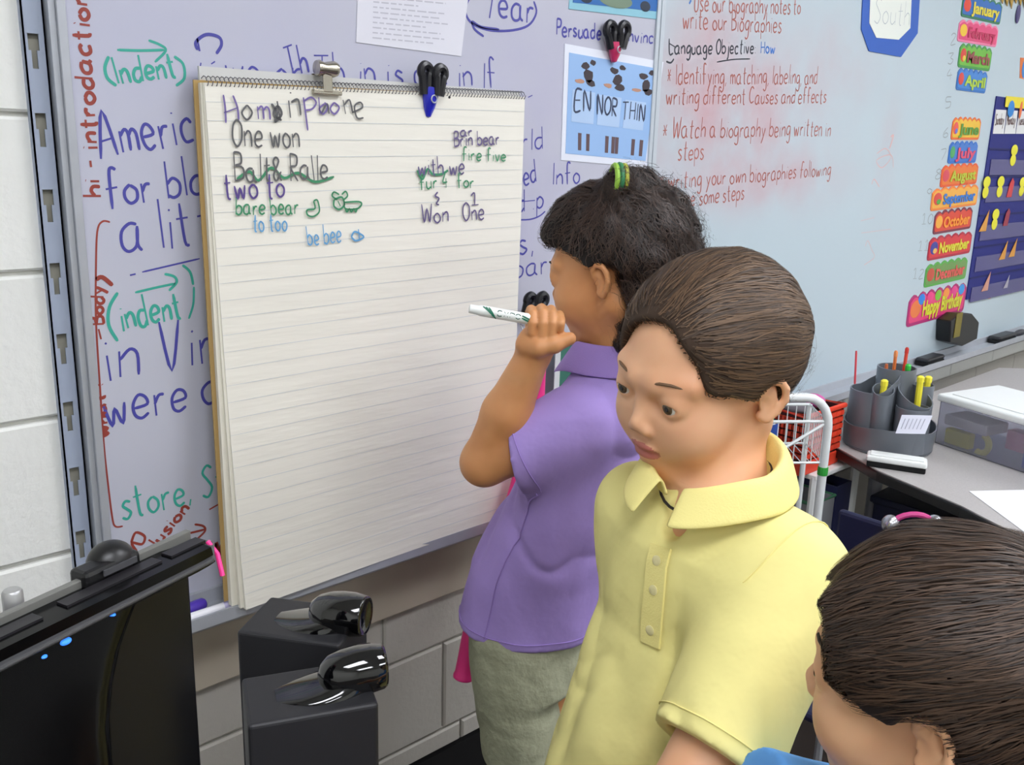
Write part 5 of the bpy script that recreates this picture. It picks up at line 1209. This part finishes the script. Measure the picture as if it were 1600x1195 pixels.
# ======================================================= child in purple (facing the pad, seen from behind left)
sk1, lip1 = skin('tan_skin', (214, 154, 104), (200, 138, 88)), flat((176, 98, 84), .45)
_F = -.88 * RT + .08 * DNV + .45 * FW; _U = np.array([0, 0, 1.]) - _n(_F) * _n(_F)[2]; C1 = AT(933, 436, 1.33) - _n(np.cross(_n(_U), _n(_F))) * .080 * 1.06; fa = math.radians(104); F1 = np.array([math.cos(fa), math.sin(fa), 0]); S1 = np.array([-F1[1], F1[0], 0])
H1 = Head(C1, _F, (0, 0, 1), 1.06)
print('C1', C1)
p1 = empty('person', (C1[0] + .03, C1[1] + .04, 0), 'child in purple polo shirt and khaki shorts holding a marker at the chart pad', 'person')
def ctr1(z):
    s_ = np.interp(z, [.30, .60, .72, .82, .95, 1.10], [.090, .142, .122, .082, .028, .0]); return np.array([C1[0], C1[1], 0]) + F1 * (s_ - .012)
def keys(ctr, rows): return [(z, *ctr(z)[:2], a, b_) for z, a, b_ in rows]
shoL = ctr1(1.02) + S1 * .104 + (0, 0, 1.000); shoR = ctr1(1.02) - S1 * .115 + (0, 0, 1.015)
elb = AT(757, 722, 1.40); wri = AT(836, 548, 1.335); palm = AT(846, 520, 1.325)
pr = H1.prims() + [rc(H1.p(-.018, 0, -.045), ctr1(1.07) + (0, 0, 1.055), .045, .050, .02)]
pr += [loft(keys(ctr1, [(.40, .06, .09), (.60, .088, .105), (.75, .090, .105), (.90, .082, .105), (1.0, .072, .118), (1.05, .055, .085), (1.075, .045, .05)]), fa)]
pr += [rc(shoL, elb, .040, .036, .02), rc(elb, elb * .55 + wri * .45, .034, .036, .012), rc(elb * .55 + wri * .45, wri, .036, .0235, .012)]
# raised left hand closed round the marker
def K1(dx, dy, dd): return AT(846 + dx, 505 + dy, 1.322 + dd)
pr += [rc(wri, AT(838, 534, 1.325), .0235, .026, .012), el(K1(0, 28, 0.008), (.034, .017, .019), np.array([_n(.95 * RT - .25 * DNV), _n(DNV + .25 * RT), FW]), .012)]
for i, (dx, top, bot, rr) in enumerate(((-15, -26, 17, .0078), (1, -28, 20, .0080), (16, -26, 18, .0078), (29, -18, 10, .0072))):
    pr += finger([K1(dx - 2, 22, .016), K1(dx - 3, top + 10, .014), K1(dx - 1, top + 5, .000), K1(dx + 1, top + 12, -.017), K1(dx + 1, (top + bot) / 2 + 4, -.024), K1(dx, bot - 3, -.020), K1(dx - 1, bot + 1, -.010)], rr, rr * .86, .0008)
pr += finger([K1(-24, 34, -.004), K1(-4, 38, -.016), K1(20, 34, -.017), K1(44, 24, -.012)], .0145, .0095, .006)
# right arm hangs in front
eR = shoR + F1 * .07 + (0, 0, -.19); wR = eR + F1 * .14 + (0, 0, -.12)
pr += [rc(shoR, eR, .036, .030, .02), rc(eR, wR, .029, .021, .01)] + hand_relaxed(wR, F1 * .3 + np.array([0, 0, -1]), F1, -S1)
for sd in (-1, 1):
    hp_ = ctr1(.60) + S1 * .055 * sd + (0, 0, .60); kn = ctr1(.40) + S1 * .062 * sd + (0, 0, .36); an = ctr1(.35) - F1 * .015 + S1 * .065 * sd + (0, 0, .08)
    pr += [rc(hp_, kn, .062, .044, .02), rc(kn, kn * .6 + an * .4 - F1 * .008, .043, .044, .01), rc(kn * .6 + an * .4 - F1 * .008, an, .044, .028, .01), rc(an, an - (0, 0, .03), .028, .03, .01)]
    shoe(an, F1, flat((60, 60, 66), .6), p1)
Fd, l, v = field(pr, .0045, hi=np.array([9, 9, 1.09])); Pa, Qa = nets(Fd, l, v); Pa = relax(Pa, Qa, 1)
# the fine regions: head and raised arm
def in_box(P, lo, hi): return ((P > lo) & (P < hi)).all(1)
def two_scale(name, pr, parent, mats, zneck, boxes, paint, v0=.0045, v1=.0022):
    """one body surface, meshed finer where the photograph looks closely"""
    Ps, Qs, off = [], [], 0; coarse = field(pr, v0, hi=np.array([9, 9, zneck + .012])); P, Q = nets(*coarse); P = relax(P, Q, 1)
    keep = np.ones(len(Q), bool); c = P[Q].mean(1)
    for lo, hi in boxes: keep &= ~in_box(c, lo + .004, hi - .004)
    keep &= c[:, 2] < zneck + .004
    Ps.append(P); Qs.append(Q[keep]); off = len(P)
    hb = [(np.array([-9, -9, zneck - .004]), np.array([9, 9, 9]))] + boxes
    for lo, hi in hb:
        Fd, l, v = field(pr, v1, lo=lo - .006, hi=hi + .006); P, Q = nets(Fd, l, v); P = relax(P, Q, 1); c = P[Q].mean(1)
        k = in_box(c, lo - .002, hi + .002); Ps.append(P); Qs.append(Q[k] + off); off += len(P)
    P = np.concatenate(Ps); Q = np.concatenate(Qs); used = np.zeros(len(P), bool); used[Q.ravel()] = True; mp_ = np.cumsum(used) - 1
    P, Q = P[used], mp_[Q]
    return mesh_np(name, P, Q, mats, parent, paint(P[Q].mean(1)))
bl = np.minimum(elb, wri) - .06; bh = np.maximum(wri, AT(892, 480, 1.30)) + .05
bl = np.minimum(bl, AT(800, 540, 1.33) - .03)
two_scale('body', pr, p1, [sk1, lip1], 1.075, [(np.array([bl[0] - .02, bl[1] - .03, .86]), np.array([H1.p(.10, 0, 0)[0] - .0 if False else bh[0], bh[1] + .03, 1.071]))], H1.lips)
H1.eyes(p1, brow=flat((30, 22, 18), .7))
# shirt
pur = mat('purple_knit', (166, 142, 212), .85, bump=.006, bscale=11, vary=.06, vscale=6)
sw = shoL + (elb - shoL) * .60
outer = [loft(keys(ctr1, [(.585, .130, .140), (.70, .126, .138), (.80, .114, .132), (.90, .100, .128), (.98, .092, .138), (1.02, .084, .132), (1.045, .074, .114), (1.070, .062, .082), (1.09, .056, .064)]), fa)]
aL = _n(elb - shoL)
slv = [rc(shoL - S1 * .015, sw + aL * .03, .050, .066, .06), rc(shoR, shoR + (eR - shoR) * .62, .052, .054, .03)]
cutL = half(sw + aL * .008, _n(aL - .25 * DNV)); cutR = half(shoR + (eR - shoR) * .58, eR - shoR)
def shirt_post(cutsleeves, carve, fold, hemz, extra=None):
    def post(Fd, x, y, z):
        Fd = Fd + fold(x, y, z)
        for s_, c in cutsleeves:
            reg = s_[0](x, y, z) < .035; core = carve[0][0](x, y, z) < -.0
            d = c[0](x, y, z); Fd = np.where(reg & ~core, np.maximum(Fd, d), Fd)
        for q, dp, c in carve[1]:
            inn = np.maximum(q[0](x, y, z) + .006, -(c[0](x, y, z) + dp)); Fd = np.where(True, np.maximum(Fd, -inn), Fd)
        hem = hemz - z; Fd = np.maximum(Fd, hem)
        inn = np.maximum(carve[0][0](x, y, z) + .026, z - (hemz + .03)); Fd = np.maximum(Fd, -inn)
        return extra(Fd, x, y, z) if extra else Fd
    return post
fd1 = folds(5, .0115, (11, 11, 5.0), fa)
neck1 = rc(ctr1(1.07) + (0, 0, 1.05), H1.p(-.018, 0, -.05), .052, .054)
def ex1(Fd, x, y, z): return np.maximum(Fd, -(neck1[0](x, y, z)))
o, fl = sculpt('polo_shirt', outer + slv, .0045, pur, p1, post=shirt_post([(slv[0], cutL), (slv[1], cutR)], (outer[0], [(rc(shoL, sw + aL * .03, .040, .046), .025, cutL)]), fd1, .600, ex1), it=2)
mcol = mat('purple_collar', (152, 126, 196), .85, bump=.0004, bscale=500)
def col1(u):
    a = 2 * math.pi * (u * .94 + .03); d = F1 * math.cos(a) + S1 * math.sin(a); b0 = ctr1(1.07) + F1 * .006
    fr = max(0, math.cos(a)) ** 4
    return [b0 + d * .050 + (0, 0, 1.086), b0 + d * .055 + (0, 0, 1.112 - .012 * fr), b0 + d * .064 + (0, 0, 1.104 - .012 * fr), b0 + d * (.080 + .014 * fr) + (0, 0, 1.070 - .022 * fr)]
collar(p1, mcol, col1)
# seams and hem band
b = MB()
fdn = lambda P: np.array(P)
def on_surf(fl_, p, d, off=.0008):
    """slide a point along d onto the sculpted surface"""
    Fd, l, v = fl_[:3]; P = np.array([p], float)
    for _ in range(12): P = P - grad(Fd, l, v, P) * (tri(Fd, l, v, P) - off)[:, None]
    return P[0]
seam = [on_surf(fl, ctr1(z) + S1 * .13 + F1 * .012 + (0, 0, z), S1) for z in np.linspace(.612, .93, 26)]
b.tube(seam, .0011, 5); b.build('side_seam', mcol, p1, smooth=True)
b = MB(); ring = [on_surf(fl, ctr1(.615) + (F1 * math.cos(a) * .125 + S1 * math.sin(a) * .14) + (0, 0, .617), S1) for a in np.linspace(0, 2 * math.pi, 48, endpoint=False)]
b.tube(ring, .0010, 5, closed=True).build('hem_stitch', mcol, p1, smooth=True)
cuffc = sw + aL * .0; u_, v_, _d = basis(aL)
ring = [on_surf(fl, sw - aL * .006 + (u_ * math.cos(a) + v_ * math.sin(a)) * .062, aL) for a in np.linspace(0, 2 * math.pi, 32, endpoint=False)]
MB().tube(ring, .0009, 5, closed=True).build('cuff_stitch', mcol, p1, smooth=True)
# shorts
kh = mat('khaki_twill', (164, 166, 140), .85, bump=.010, bscale=20, vary=.08, vscale=8)
sp = [loft(keys(ctr1, [(.50, .104, .122), (.60, .108, .124), (.72, .098, .116)]), fa, .03)]
for sd in (-1, 1):
    hp_ = ctr1(.60) + S1 * .056 * sd + (0, 0, .58); kn = ctr1(.40) + S1 * .066 * sd + (0, 0, .345); sp.append(rc(hp_, kn, .082, .074, .02))
fk = folds(9, .0075, (7, 7, 9), fa)
sculpt('shorts', sp, .0055, kh, p1, post=lambda Fd, x, y, z: np.maximum(Fd + fk(x, y, z), .365 - z + 0 * x * y), it=2)
# hair: pulled up into a tied ponytail that falls behind
hm1 = mat('dark_curls', (26, 20, 19), .9); hs1 = hairmat('dark_hair', (22, 17, 16), (74, 54, 44), .55)
capL, capH = H1.cap(.010, .006, (-.60, .80), -.006)
tie = AT(967, 278, 1.325)
tail = [tie, AT(1000, 290, 1.40), AT(1034, 340, 1.43), AT(1044, 400, 1.43), AT(1028, 456, 1.41), AT(1000, 505, 1.385), AT(985, 545, 1.37)]
tr_ = [.009, .024, .043, .050, .046, .036, .020]
def p_hair1(Fd, x, y, z): return Fd - .004 * vnoise(x * 60, y * 60, z * 60, 3) * 2 - .008 * vnoise(x * 24, y * 24, z * 20, 4)
capL.append(H1.e((.022, 0, .082), (.062, .062, .036), .03))
Fq, lq, vq = field(capL + [capH, H1.r((-.004, .072, .0), (-.050, .070, -.005), .020, .02, .01, '-')] + [H1.e((.055, .0, .070), (.045, .060, .026), .015)] + [rc(H1.p(-.02, .0, .085), tie - np.array([0, 0, .01]), .035, .018, .02)] + [rc(tail[i], tail[i + 1], tr_[i], tr_[i + 1], .02) for i in range(len(tail) - 1)] + [H1.r((-.055, .045, .0), (-.062, .050, -.060), .034, .026, .03), H1.r((-.062, .050, -.060), (-.066, .046, -.115), .026, .016, .02)], .0035, post=p_hair1)
Pq, Qq = nets(Fq, lq, vq); mesh_np('hair', Pq, Qq, hm1, p1); fl1 = (Fq, lq, vq, Pq, Qq)
T_ = np.array(tail)
def flow1(P):
    d2 = tie - P; nd = np.linalg.norm(d2, axis=1, keepdims=True); q = H1.loc(P)
    j = np.argmin(((P[:, None] - T_[None]) ** 2).sum(2), 1); j = np.minimum(j, len(T_) - 2); dt = T_[j + 1] - T_[j]; dt /= np.linalg.norm(dt, axis=1, keepdims=True)
    w_ = ((P - T_[j]) ** 2).sum(1) ** .5 < .055; w_ &= (j >= 1) | (nd[:, 0] < .02); return np.where(w_[:, None], dt, d2 / nd)
strands('hair_strands', fl1, flow1, 5200, 12, .0075, hs1, p1, curl=.55, off=(-.001, .005), wd=.0013, lift=.003)
strands('stray_curls', fl1, flow1, 420, 16, .007, hs1, p1, curl=1.1, off=(.002, .012), wd=.0008, lift=.016, seed=4, pick=lambda P: (P - tie) @ RT > .01)
b = MB(); dtie = _n(RT + .15 * FW); tie = tie + np.array([0, 0, -.002]); u_, v_, _d = basis(dtie)
for k, c in enumerate(((150, 196, 70), (52, 130, 84), (186, 190, 66))):
    MB().tube([tie + dtie * (.0065 * k - .0065) + (u_ * math.cos(a) + v_ * math.sin(a)) * (.0195 + .001 * (k % 2)) for a in np.linspace(0, 2 * math.pi, 20, endpoint=False)], .0042, 7, closed=True).build('hair_tie', flat(c, .5), p1, smooth=True)
# marker in the raised hand
A_ = AT(733, 482, 1.285); B_ = AT(876, 507, 1.312)
dm = _n(B_ - A_); Lm = np.linalg.norm(B_ - A_)
t = empty('marker_pen', (A_ + B_) / 2, 'white and green marker held in the raised hand of the child in purple', 'marker')
r_ = .0078
MB().lathe(A_, dm, [(r_ * .72, 0), (r_ * .8, .002), (r_ * .85, .013), (r_, .016), (r_, Lm * .80)], 20).build('barrel', flat((240, 244, 242), .3), t, smooth=True)
MB().lathe(A_ + dm * Lm * .80, dm, [(r_ * .9, 0), (r_ * .8, .006), (r_ * .4, .010), (.002, Lm * .20)], 16).build('tip', flat((20, 30, 28), .4), t, smooth=True)
nm = _n(-FW - dm * np.dot(-FW, dm)); um = np.cross(dm, nm); um = -um if np.dot(um, DNV) > 0 else um
def MK(s_, h_): a = h_ / r_; return A_ + dm * s_ + (r_ + .0004) * (nm * math.cos(a) + um * math.sin(a))
b = MB()
for k in range(3): ribbon(b, [MK(.018 + .004 * k + .006 * q, .006 - .004 * q * (1 + .4 * k)) for q in np.linspace(0, 2.2, 8)], .0022, nm)
for k in range(2): ribbon(b, [MK(.074 + .012 * q, -.001 + .003 * k - .0035 * q) for q in np.linspace(0, 1.8, 8)], .0024, nm)
b.build('green_stripes', flat((20, 110, 84), .4), t, recalc=False)
b = MB(); write(b, 'EXPO', MK(.040, -.0032), MK(.072, -.0032), .0034, .0012, tuple(nm), jit=0); b.build('lettering', flat((24, 84, 70), .4), t, recalc=False)

# ======================================================= child in yellow
sk2, lip2 = skin('fair_skin', (234, 184, 146), (226, 166, 126)), flat((188, 110, 98), .45)
_F = -.80 * RT + .34 * DNV - .50 * FW; _U = RT * .30 - DNV - FW * .2; _U = _U - _n(_F) * np.dot(_U, _n(_F)); C2 = AT(1202, 624, .93) - _n(np.cross(_n(_U), _n(_F))) * .080 * 1.05; fa2 = math.radians(176); F2 = np.array([math.cos(fa2), math.sin(fa2), 0]); S2 = np.array([-F2[1], F2[0], 0])
H2 = Head(C2, _F, _U, 1.05)
p2 = empty('person', (C2[0], C2[1], 0), 'child in pale yellow polo shirt with brown pulled-back hair, facing left', 'person')
nb2 = AT(1124, 765, 1.0)
zN = nb2[2]
def ctr2(z):
    s_ = np.interp(z, [zN - .56, zN - .34, zN - .15, zN], [.105, .074, .014, .0]); return np.array([nb2[0], nb2[1], 0]) + F2 * s_
zN = nb2[2]
print('neck2', nb2)
sL2 = ctr2(zN) + S2 * .112 + (0, 0, zN - .055); sR2 = ctr2(zN) - S2 * .112 + (0, 0, zN - .055)
eL2 = AT(1046, 1288, .84); wL2 = eL2 + F2 * .15 + (0, 0, -.06)
pr = H2.prims() + [rc(H2.p(-.022, 0, -.045), ctr2(zN) + (0, 0, zN - .01), .046, .052, .02)]
pr += [loft(keys(ctr2, [(zN - .62, .07, .10), (zN - .45, .092, .115), (zN - .30, .090, .110), (zN - .16, .082, .112), (zN - .07, .072, .120), (zN - .02, .055, .09), (zN + .005, .045, .05)]), fa2)]
pr += [rc(sL2, eL2, .040, .034, .02), rc(eL2, wL2, .033, .022, .01)] + hand_relaxed(wL2, F2 + np.array([0, 0, -.4]), np.array([0, 0, 1.]), S2)
eR2 = sR2 - F2 * .03 + (0, 0, -.20); wR2 = eR2 + F2 * .02 + (0, 0, -.17)
pr += [rc(sR2, eR2, .038, .032, .02), rc(eR2, wR2, .031, .021, .01)] + hand_relaxed(wR2, np.array([0, 0, -1.]) + F2 * .2, F2, -S2)
zc2 = zN - .50
for sd in (-1, 1):
    hp_ = ctr2(zN - .50) + S2 * .055 * sd + (0, 0, zc2); kn = ctr2(zN - .50) + F2 * .02 + S2 * .06 * sd + (0, 0, zc2 * .52); an = ctr2(zN - .50) - F2 * .02 + S2 * .06 * sd + (0, 0, .08)
    pr += [rc(hp_, kn, .064, .044, .02), rc(kn, an, .045, .029, .01), rc(an, an - (0, 0, .03), .028, .03, .01)]; shoe(an, F2, flat((220, 220, 222), .6), p2)
two_scale('body', pr, p2, [sk2, lip2], zN + .012, [], H2.lips)
H2.eyes(p2, iris=(86, 70, 50), brow=flat((110, 82, 58), .7))
yel = mat('yellow_knit', (238, 228, 150), .85, bump=.006, bscale=11, vary=.05, vscale=5)
aL2 = _n(eL2 - sL2); sw2 = sL2 + aL2 * .200
outer = [loft(keys(ctr2, [(zN - .56, .152, .160), (zN - .40, .134, .152), (zN - .25, .112, .142), (zN - .15, .096, .136), (zN - .09, .090, .136), (zN - .05, .086, .126), (zN - .02, .070, .098), (zN + .006, .058, .066), (zN + .016, .054, .058)]), fa2)]
slv = [rc(sL2 - S2 * .01, sw2 + aL2 * .03, .056, .076, .045), rc(sR2, sR2 + (eR2 - sR2) * .62, .055, .058, .03)]
cutL = half(sw2, _n(aL2)); cutR = half(sR2 + (eR2 - sR2) * .58, eR2 - sR2)
fd2a, fd2b = folds(21, .015, (12, 12, 2.2), fa2), folds(33, .006, (16, 16, 14), .3)
neck2 = rc(ctr2(zN) + F2 * .012 + (0, 0, zN - .045), H2.p(-.018, 0, -.07), .063, .064)
vneck = el(ctr2(zN) + F2 * .072 + (0, 0, zN - .006), (.026, .017, .034), np.array([F2, S2, [0, 0, 1.]]))
def ex2(Fd, x, y, z): return np.maximum(Fd, -(vneck[0](x, y, z)))
o, fl2 = sculpt('polo_shirt', outer + slv, .004, yel, p2, post=shirt_post([(slv[0], cutL), (slv[1], cutR)], (outer[0], [(rc(sL2, sw2 + aL2 * .03, .042, .050), .03, cutL)]), lambda x, y, z: fd2a(x, y, z) * np.clip((zN - .06 - z) / .12, .15, 1) + fd2b(x, y, z) * np.clip((zN - .10 - z) / .1, .1, 1), zN - .53, ex2), it=2)
mcol2 = mat('yellow_collar', (238, 226, 146), .85, bump=.0004, bscale=500)
def col2(u):
    a = 2 * math.pi * (u * .93 + .035); d = F2 * math.cos(a) + S2 * math.sin(a); b0 = ctr2(zN) + F2 * .012
    fr = max(0, math.cos(a)) ** 3; bk = max(0, -math.cos(a))
    return [b0 + d * .058 + (0, 0, zN + .004), b0 + d * .066 + (0, 0, zN + .036 + .020 * bk - .016 * fr), b0 + d * .076 + (0, 0, zN + .033 + .018 * bk - .018 * fr), b0 + d * (.088 + .014 * fr) + (0, 0, zN + .004 - .014 * fr + .010 * bk)]
collar(p2, mcol2, col2, name='collar', th=.004)
# placket and buttons
b = MB(); pl = [on_surf(fl2, ctr2(z) + F2 * .12 + (0, 0, z), F2, .0014) for z in np.linspace(zN - .145, zN - .022, 9)]
rr = []
for i, p in enumerate(pl):
    d = pl[min(i + 1, 8)] - pl[max(i - 1, 0)]; nn = grad(*fl2[:3], np.array([p]))[0]; s_ = _n(np.cross(d, nn)); rr.append([p - s_ * .014, p - s_ * .013 + nn * .002, p + s_ * .013 + nn * .002, p + s_ * .014])
b.rings(rr, caps=True).build('placket', mcol2, p2, smooth=True)
for i in (1, 4, 7):
    nn = grad(*fl2[:3], np.array([pl[i]]))[0]; MB().lathe(pl[i] + nn * .0015, nn, [(.0052, 0), (.0055, .0012), (.004, .0018), (.001, .0016)], 14).build('button', flat((224, 214, 160), .3), p2, smooth=True)
ring = [on_surf(fl2, sw2 - aL2 * .016 + (basis(aL2)[0] * math.cos(a) + basis(aL2)[1] * math.sin(a)) * .06, aL2) for a in np.linspace(0, 2 * math.pi, 32, endpoint=False)]
MB().tube(ring, .0009, 5, closed=True).build('cuff_stitch', mcol2, p2, smooth=True)
# shoulder seam ring round the left armhole
ring = [on_surf(fl2, sL2 - S2 * .012 + (np.array([0, 0, 1]) * math.cos(a) * .05 + F2 * math.sin(a) * .07) + S2 * .01 * math.cos(a), aL2) for a in np.linspace(-1.6, 1.6, 20)]
MB().tube(ring, .0008, 5).build('shoulder_seam', mcol2, p2, smooth=True)
# cord necklace
b0 = ctr2(zN); N2 = []
for a in np.linspace(0, 2 * math.pi, 40, endpoint=False):
    d = F2 * math.cos(a) + S2 * math.sin(a); N2.append(b0 + F2 * .004 + d * (.0545 + .010 * max(0, math.cos(a))) + (0, 0, zN + .026 - .034 * max(0, math.cos(a)) ** 2 + .008 * max(0, -math.cos(a))))
MB().tube(N2, .0016, 6, closed=True).build('cord_necklace', flat((30, 30, 34), .6), p2, smooth=True)
sp = [loft(keys(ctr2, [(zc2 - .05, .104, .124), (zc2 + .08, .104, .122), (zc2 + .16, .098, .116)]), fa2, .03)]
for sd in (-1, 1): sp.append(rc(ctr2(zN - .50) + S2 * .056 * sd + (0, 0, zc2), ctr2(zN - .50) + F2 * .01 + S2 * .064 * sd + (0, 0, .10), .080, .058, .02))
sculpt('trousers', sp, .006, flat((70, 74, 96), .8), p2, it=2)
hm2 = mat('brown_hair_base', (66, 50, 38), .9); hs2 = hairmat('brown_hair', (52, 40, 32), (112, 86, 62), .6)
capL, capH = H2.cap(.011, -.002, (-.36, .93), .000)
face2 = H2.e((.078, 0, -.004), (.066, .060, .084), .012, '-')
bun = H2.p(-.100, .0, -.010)
Fq, lq, vq = field(capL + [capH, face2, H2.e((.0, .080, -.006), (.020, .03, .026), .006, '-'), rc(H2.p(-.080, 0, .02), bun, .04, .030, .03), rc(bun, H2.p(-.105, .0, -.075), .028, .012, .02)], .003, post=lambda Fd, x, y, z: Fd - .004 * vnoise(x * 50, y * 50, z * 50, 6))
Pq, Qq = nets(Fq, lq, vq); mesh_np('hair', Pq, Qq, hm2, p2); fl3 = (Fq, lq, vq, Pq, Qq)
def flow2(P): d = bun - P + H2.U * .02; return d / np.linalg.norm(d, axis=1, keepdims=True)
strands('hair_strands', fl3, flow2, 11000, 12, .0075, hs2, p2, curl=.03, off=(-.0005, .0028), wd=.0011, bsig=.05)
strands('stray_curls', fl3, flow2, 160, 14, .006, hs2, p2, curl=1.0, off=(.001, .008), wd=.0006, lift=.012, seed=8, pick=lambda P: H2.loc(P)[:, 2] < .0)
MB().tube([H2.p(-.100, .028 * math.cos(a), -.012 + .028 * math.sin(a)) for a in np.linspace(0, 2 * math.pi, 20, endpoint=False)], .004, 7, closed=True).build('hair_tie', flat((40, 34, 34), .6), p2, smooth=True)

# ======================================================= dark-haired child in blue
sk3, lip3 = skin('warm_skin', (238, 188, 146), (228, 170, 128)), flat((186, 108, 92), .45)
fa3 = math.radians(103); F3 = np.array([math.cos(fa3), math.sin(fa3), 0]); S3 = np.array([-F3[1], F3[0], 0])
ear = AT(1444, 1160, .63); k3 = 1.0; C3 = ear - S3 * .080 * k3
H3 = Head(C3, F3 + np.array([0, 0, -.06]), (0, 0, 1), k3)
p3 = empty('person', (C3[0], C3[1], 0), 'child with short dark brown hair in a blue shirt at the lower right corner', 'person')
zN3 = C3[2] - .17
print('boy', C3, zN3)
def ctr3(z): return np.array([C3[0], C3[1], 0]) - F3 * .025
sL3 = ctr3(0) + S3 * .11 + (0, 0, zN3 - .05); sR3 = ctr3(0) - S3 * .11 + (0, 0, zN3 - .05)
eR3 = AT(1244, 1268, .78); wR3 = eR3 + F3 * .05 + (0, 0, -.17); eL3 = sL3 + F3 * .04 + (0, 0, -.18); wL3 = eL3 + F3 * .15 + (0, 0, -.02)
pr = H3.prims() + [rc(H3.p(-.02, 0, -.045), ctr3(0) + (0, 0, zN3), .045, .050, .02)]
pr += [loft(keys(ctr3, [(zN3 - .50, .07, .10), (zN3 - .32, .088, .110), (zN3 - .16, .082, .112), (zN3 - .07, .072, .120), (zN3 - .02, .055, .09), (zN3, .045, .05)]), fa3)]
pr += [rc(sR3, eR3, .036, .032, .02), rc(eR3, wR3, .031, .021, .01)] + hand_relaxed(wR3, np.array([0, 0, -1.]) + F3 * .2, F3, -S3)
pr += [rc(sL3, eL3, .038, .032, .02), rc(eL3, wL3, .031, .021, .01)] + hand_relaxed(wL3, F3, np.array([0, 0, 1.]), S3)
zc3 = zN3 - .45
for sd in (-1, 1):
    hp_ = ctr3(0) + S3 * .055 * sd + (0, 0, zc3); kn = hp_ * (1, 1, 0) + F3 * .02 + (0, 0, zc3 * .52); an = hp_ * (1, 1, 0) - F3 * .02 + (0, 0, .08)
    pr += [rc(hp_, kn, .060, .042, .02), rc(kn, an, .043, .028, .01), rc(an, an - (0, 0, .03), .028, .03, .01)]; shoe(an, F3, flat((40, 42, 50), .6), p3)
two_scale('body', pr, p3, [sk3, lip3], zN3 + .012, [], H3.lips)
H3.eyes(p3, brow=flat((40, 28, 20), .7))
blu = mat('blue_knit', (98, 164, 236), .85, bump=.004, bscale=12)
outer = [loft(keys(ctr3, [(zN3 - .46, .118, .140), (zN3 - .25, .106, .134), (zN3 - .12, .098, .134), (zN3 - .06, .088, .130), (zN3 - .02, .070, .10), (zN3 + .004, .058, .066)]), fa3)]
dR = _n(eR3 - sR3); dL = _n(eL3 - sL3); slv = [rc(sR3, eR3 + dR * .035, .052, .050, .03), rc(sL3, sL3 + dL * .15, .054, .056, .03)]
cR, cL = half(eR3 + dR * .040, dR), half(sL3 + dL * .12, dL)
fd3 = folds(41, .005, (9, 9, 6), fa3); neck3 = rc(ctr3(0) + (0, 0, zN3 - .02), H3.p(-.02, 0, -.06), .054, .056)
sculpt('t_shirt', outer + slv, .0045, blu, p3, post=shirt_post([(slv[0], cR), (slv[1], cL)], (outer[0], []), fd3, zN3 - .44, lambda Fd, x, y, z: np.maximum(Fd, -neck3[0](x, y, z))), it=2)
sp = [loft(keys(ctr3, [(zc3 - .05, .10, .12), (zc3 + .12, .10, .118)]), fa3, .03)]
for sd in (-1, 1): sp.append(rc(ctr3(0) + S3 * .056 * sd + (0, 0, zc3), ctr3(0) + F3 * .0 + S3 * .060 * sd + (0, 0, .10), .076, .055, .02))
sculpt('trousers', sp, .006, flat((56, 60, 80), .8), p3, it=2)
hm3 = mat('dark_brown_hair_base', (40, 29, 23), .9); hs3 = hairmat('dark_brown_hair', (34, 25, 20), (88, 66, 50), .6)
capL, capH = H3.cap(.014, -.006, (-.30, .954), -.004)
face3 = H3.e((.085, 0, -.012), (.062, .066, .080), .012, '-')
Fq, lq, vq = field(capL + [capH, face3, H3.e((.0, .085, -.010), (.022, .034, .032), .006, '-'), H3.r((-.004, -.072, -.002), (-.030, -.080, -.030), .024, .016, .008, '-'), H3.e((-.050, 0, -.045), (.045, .060, .035), .02)], .0032, post=lambda Fd, x, y, z: Fd - .006 * vnoise(x * 38, y * 38, z * 38, 9))
Pq, Qq = nets(Fq, lq, vq); mesh_np('hair', Pq, Qq, hm3, p3); fl4 = (Fq, lq, vq, Pq, Qq)
wh = H3.p(-.055, -.01, .11)
def flow3(P):
    q = H3.loc(P); d = P - wh; d /= np.linalg.norm(d, axis=1, keepdims=True) + 1e-6
    return d * .8 + H3.F * .9 - H3.U * np.clip(.05 - q[:, 2:3], 0, .08) * 8
strands('hair_strands', fl4, flow3, 12000, 9, .0060, hs3, p3, curl=.08, off=(-.0005, .0040), wd=.0010, lift=.0015, bsig=.12, pick=lambda P: (H3.loc(P)[:, 1] < .060) | (H3.loc(P)[:, 2] > .03) | (H3.loc(P)[:, 0] < -.03))
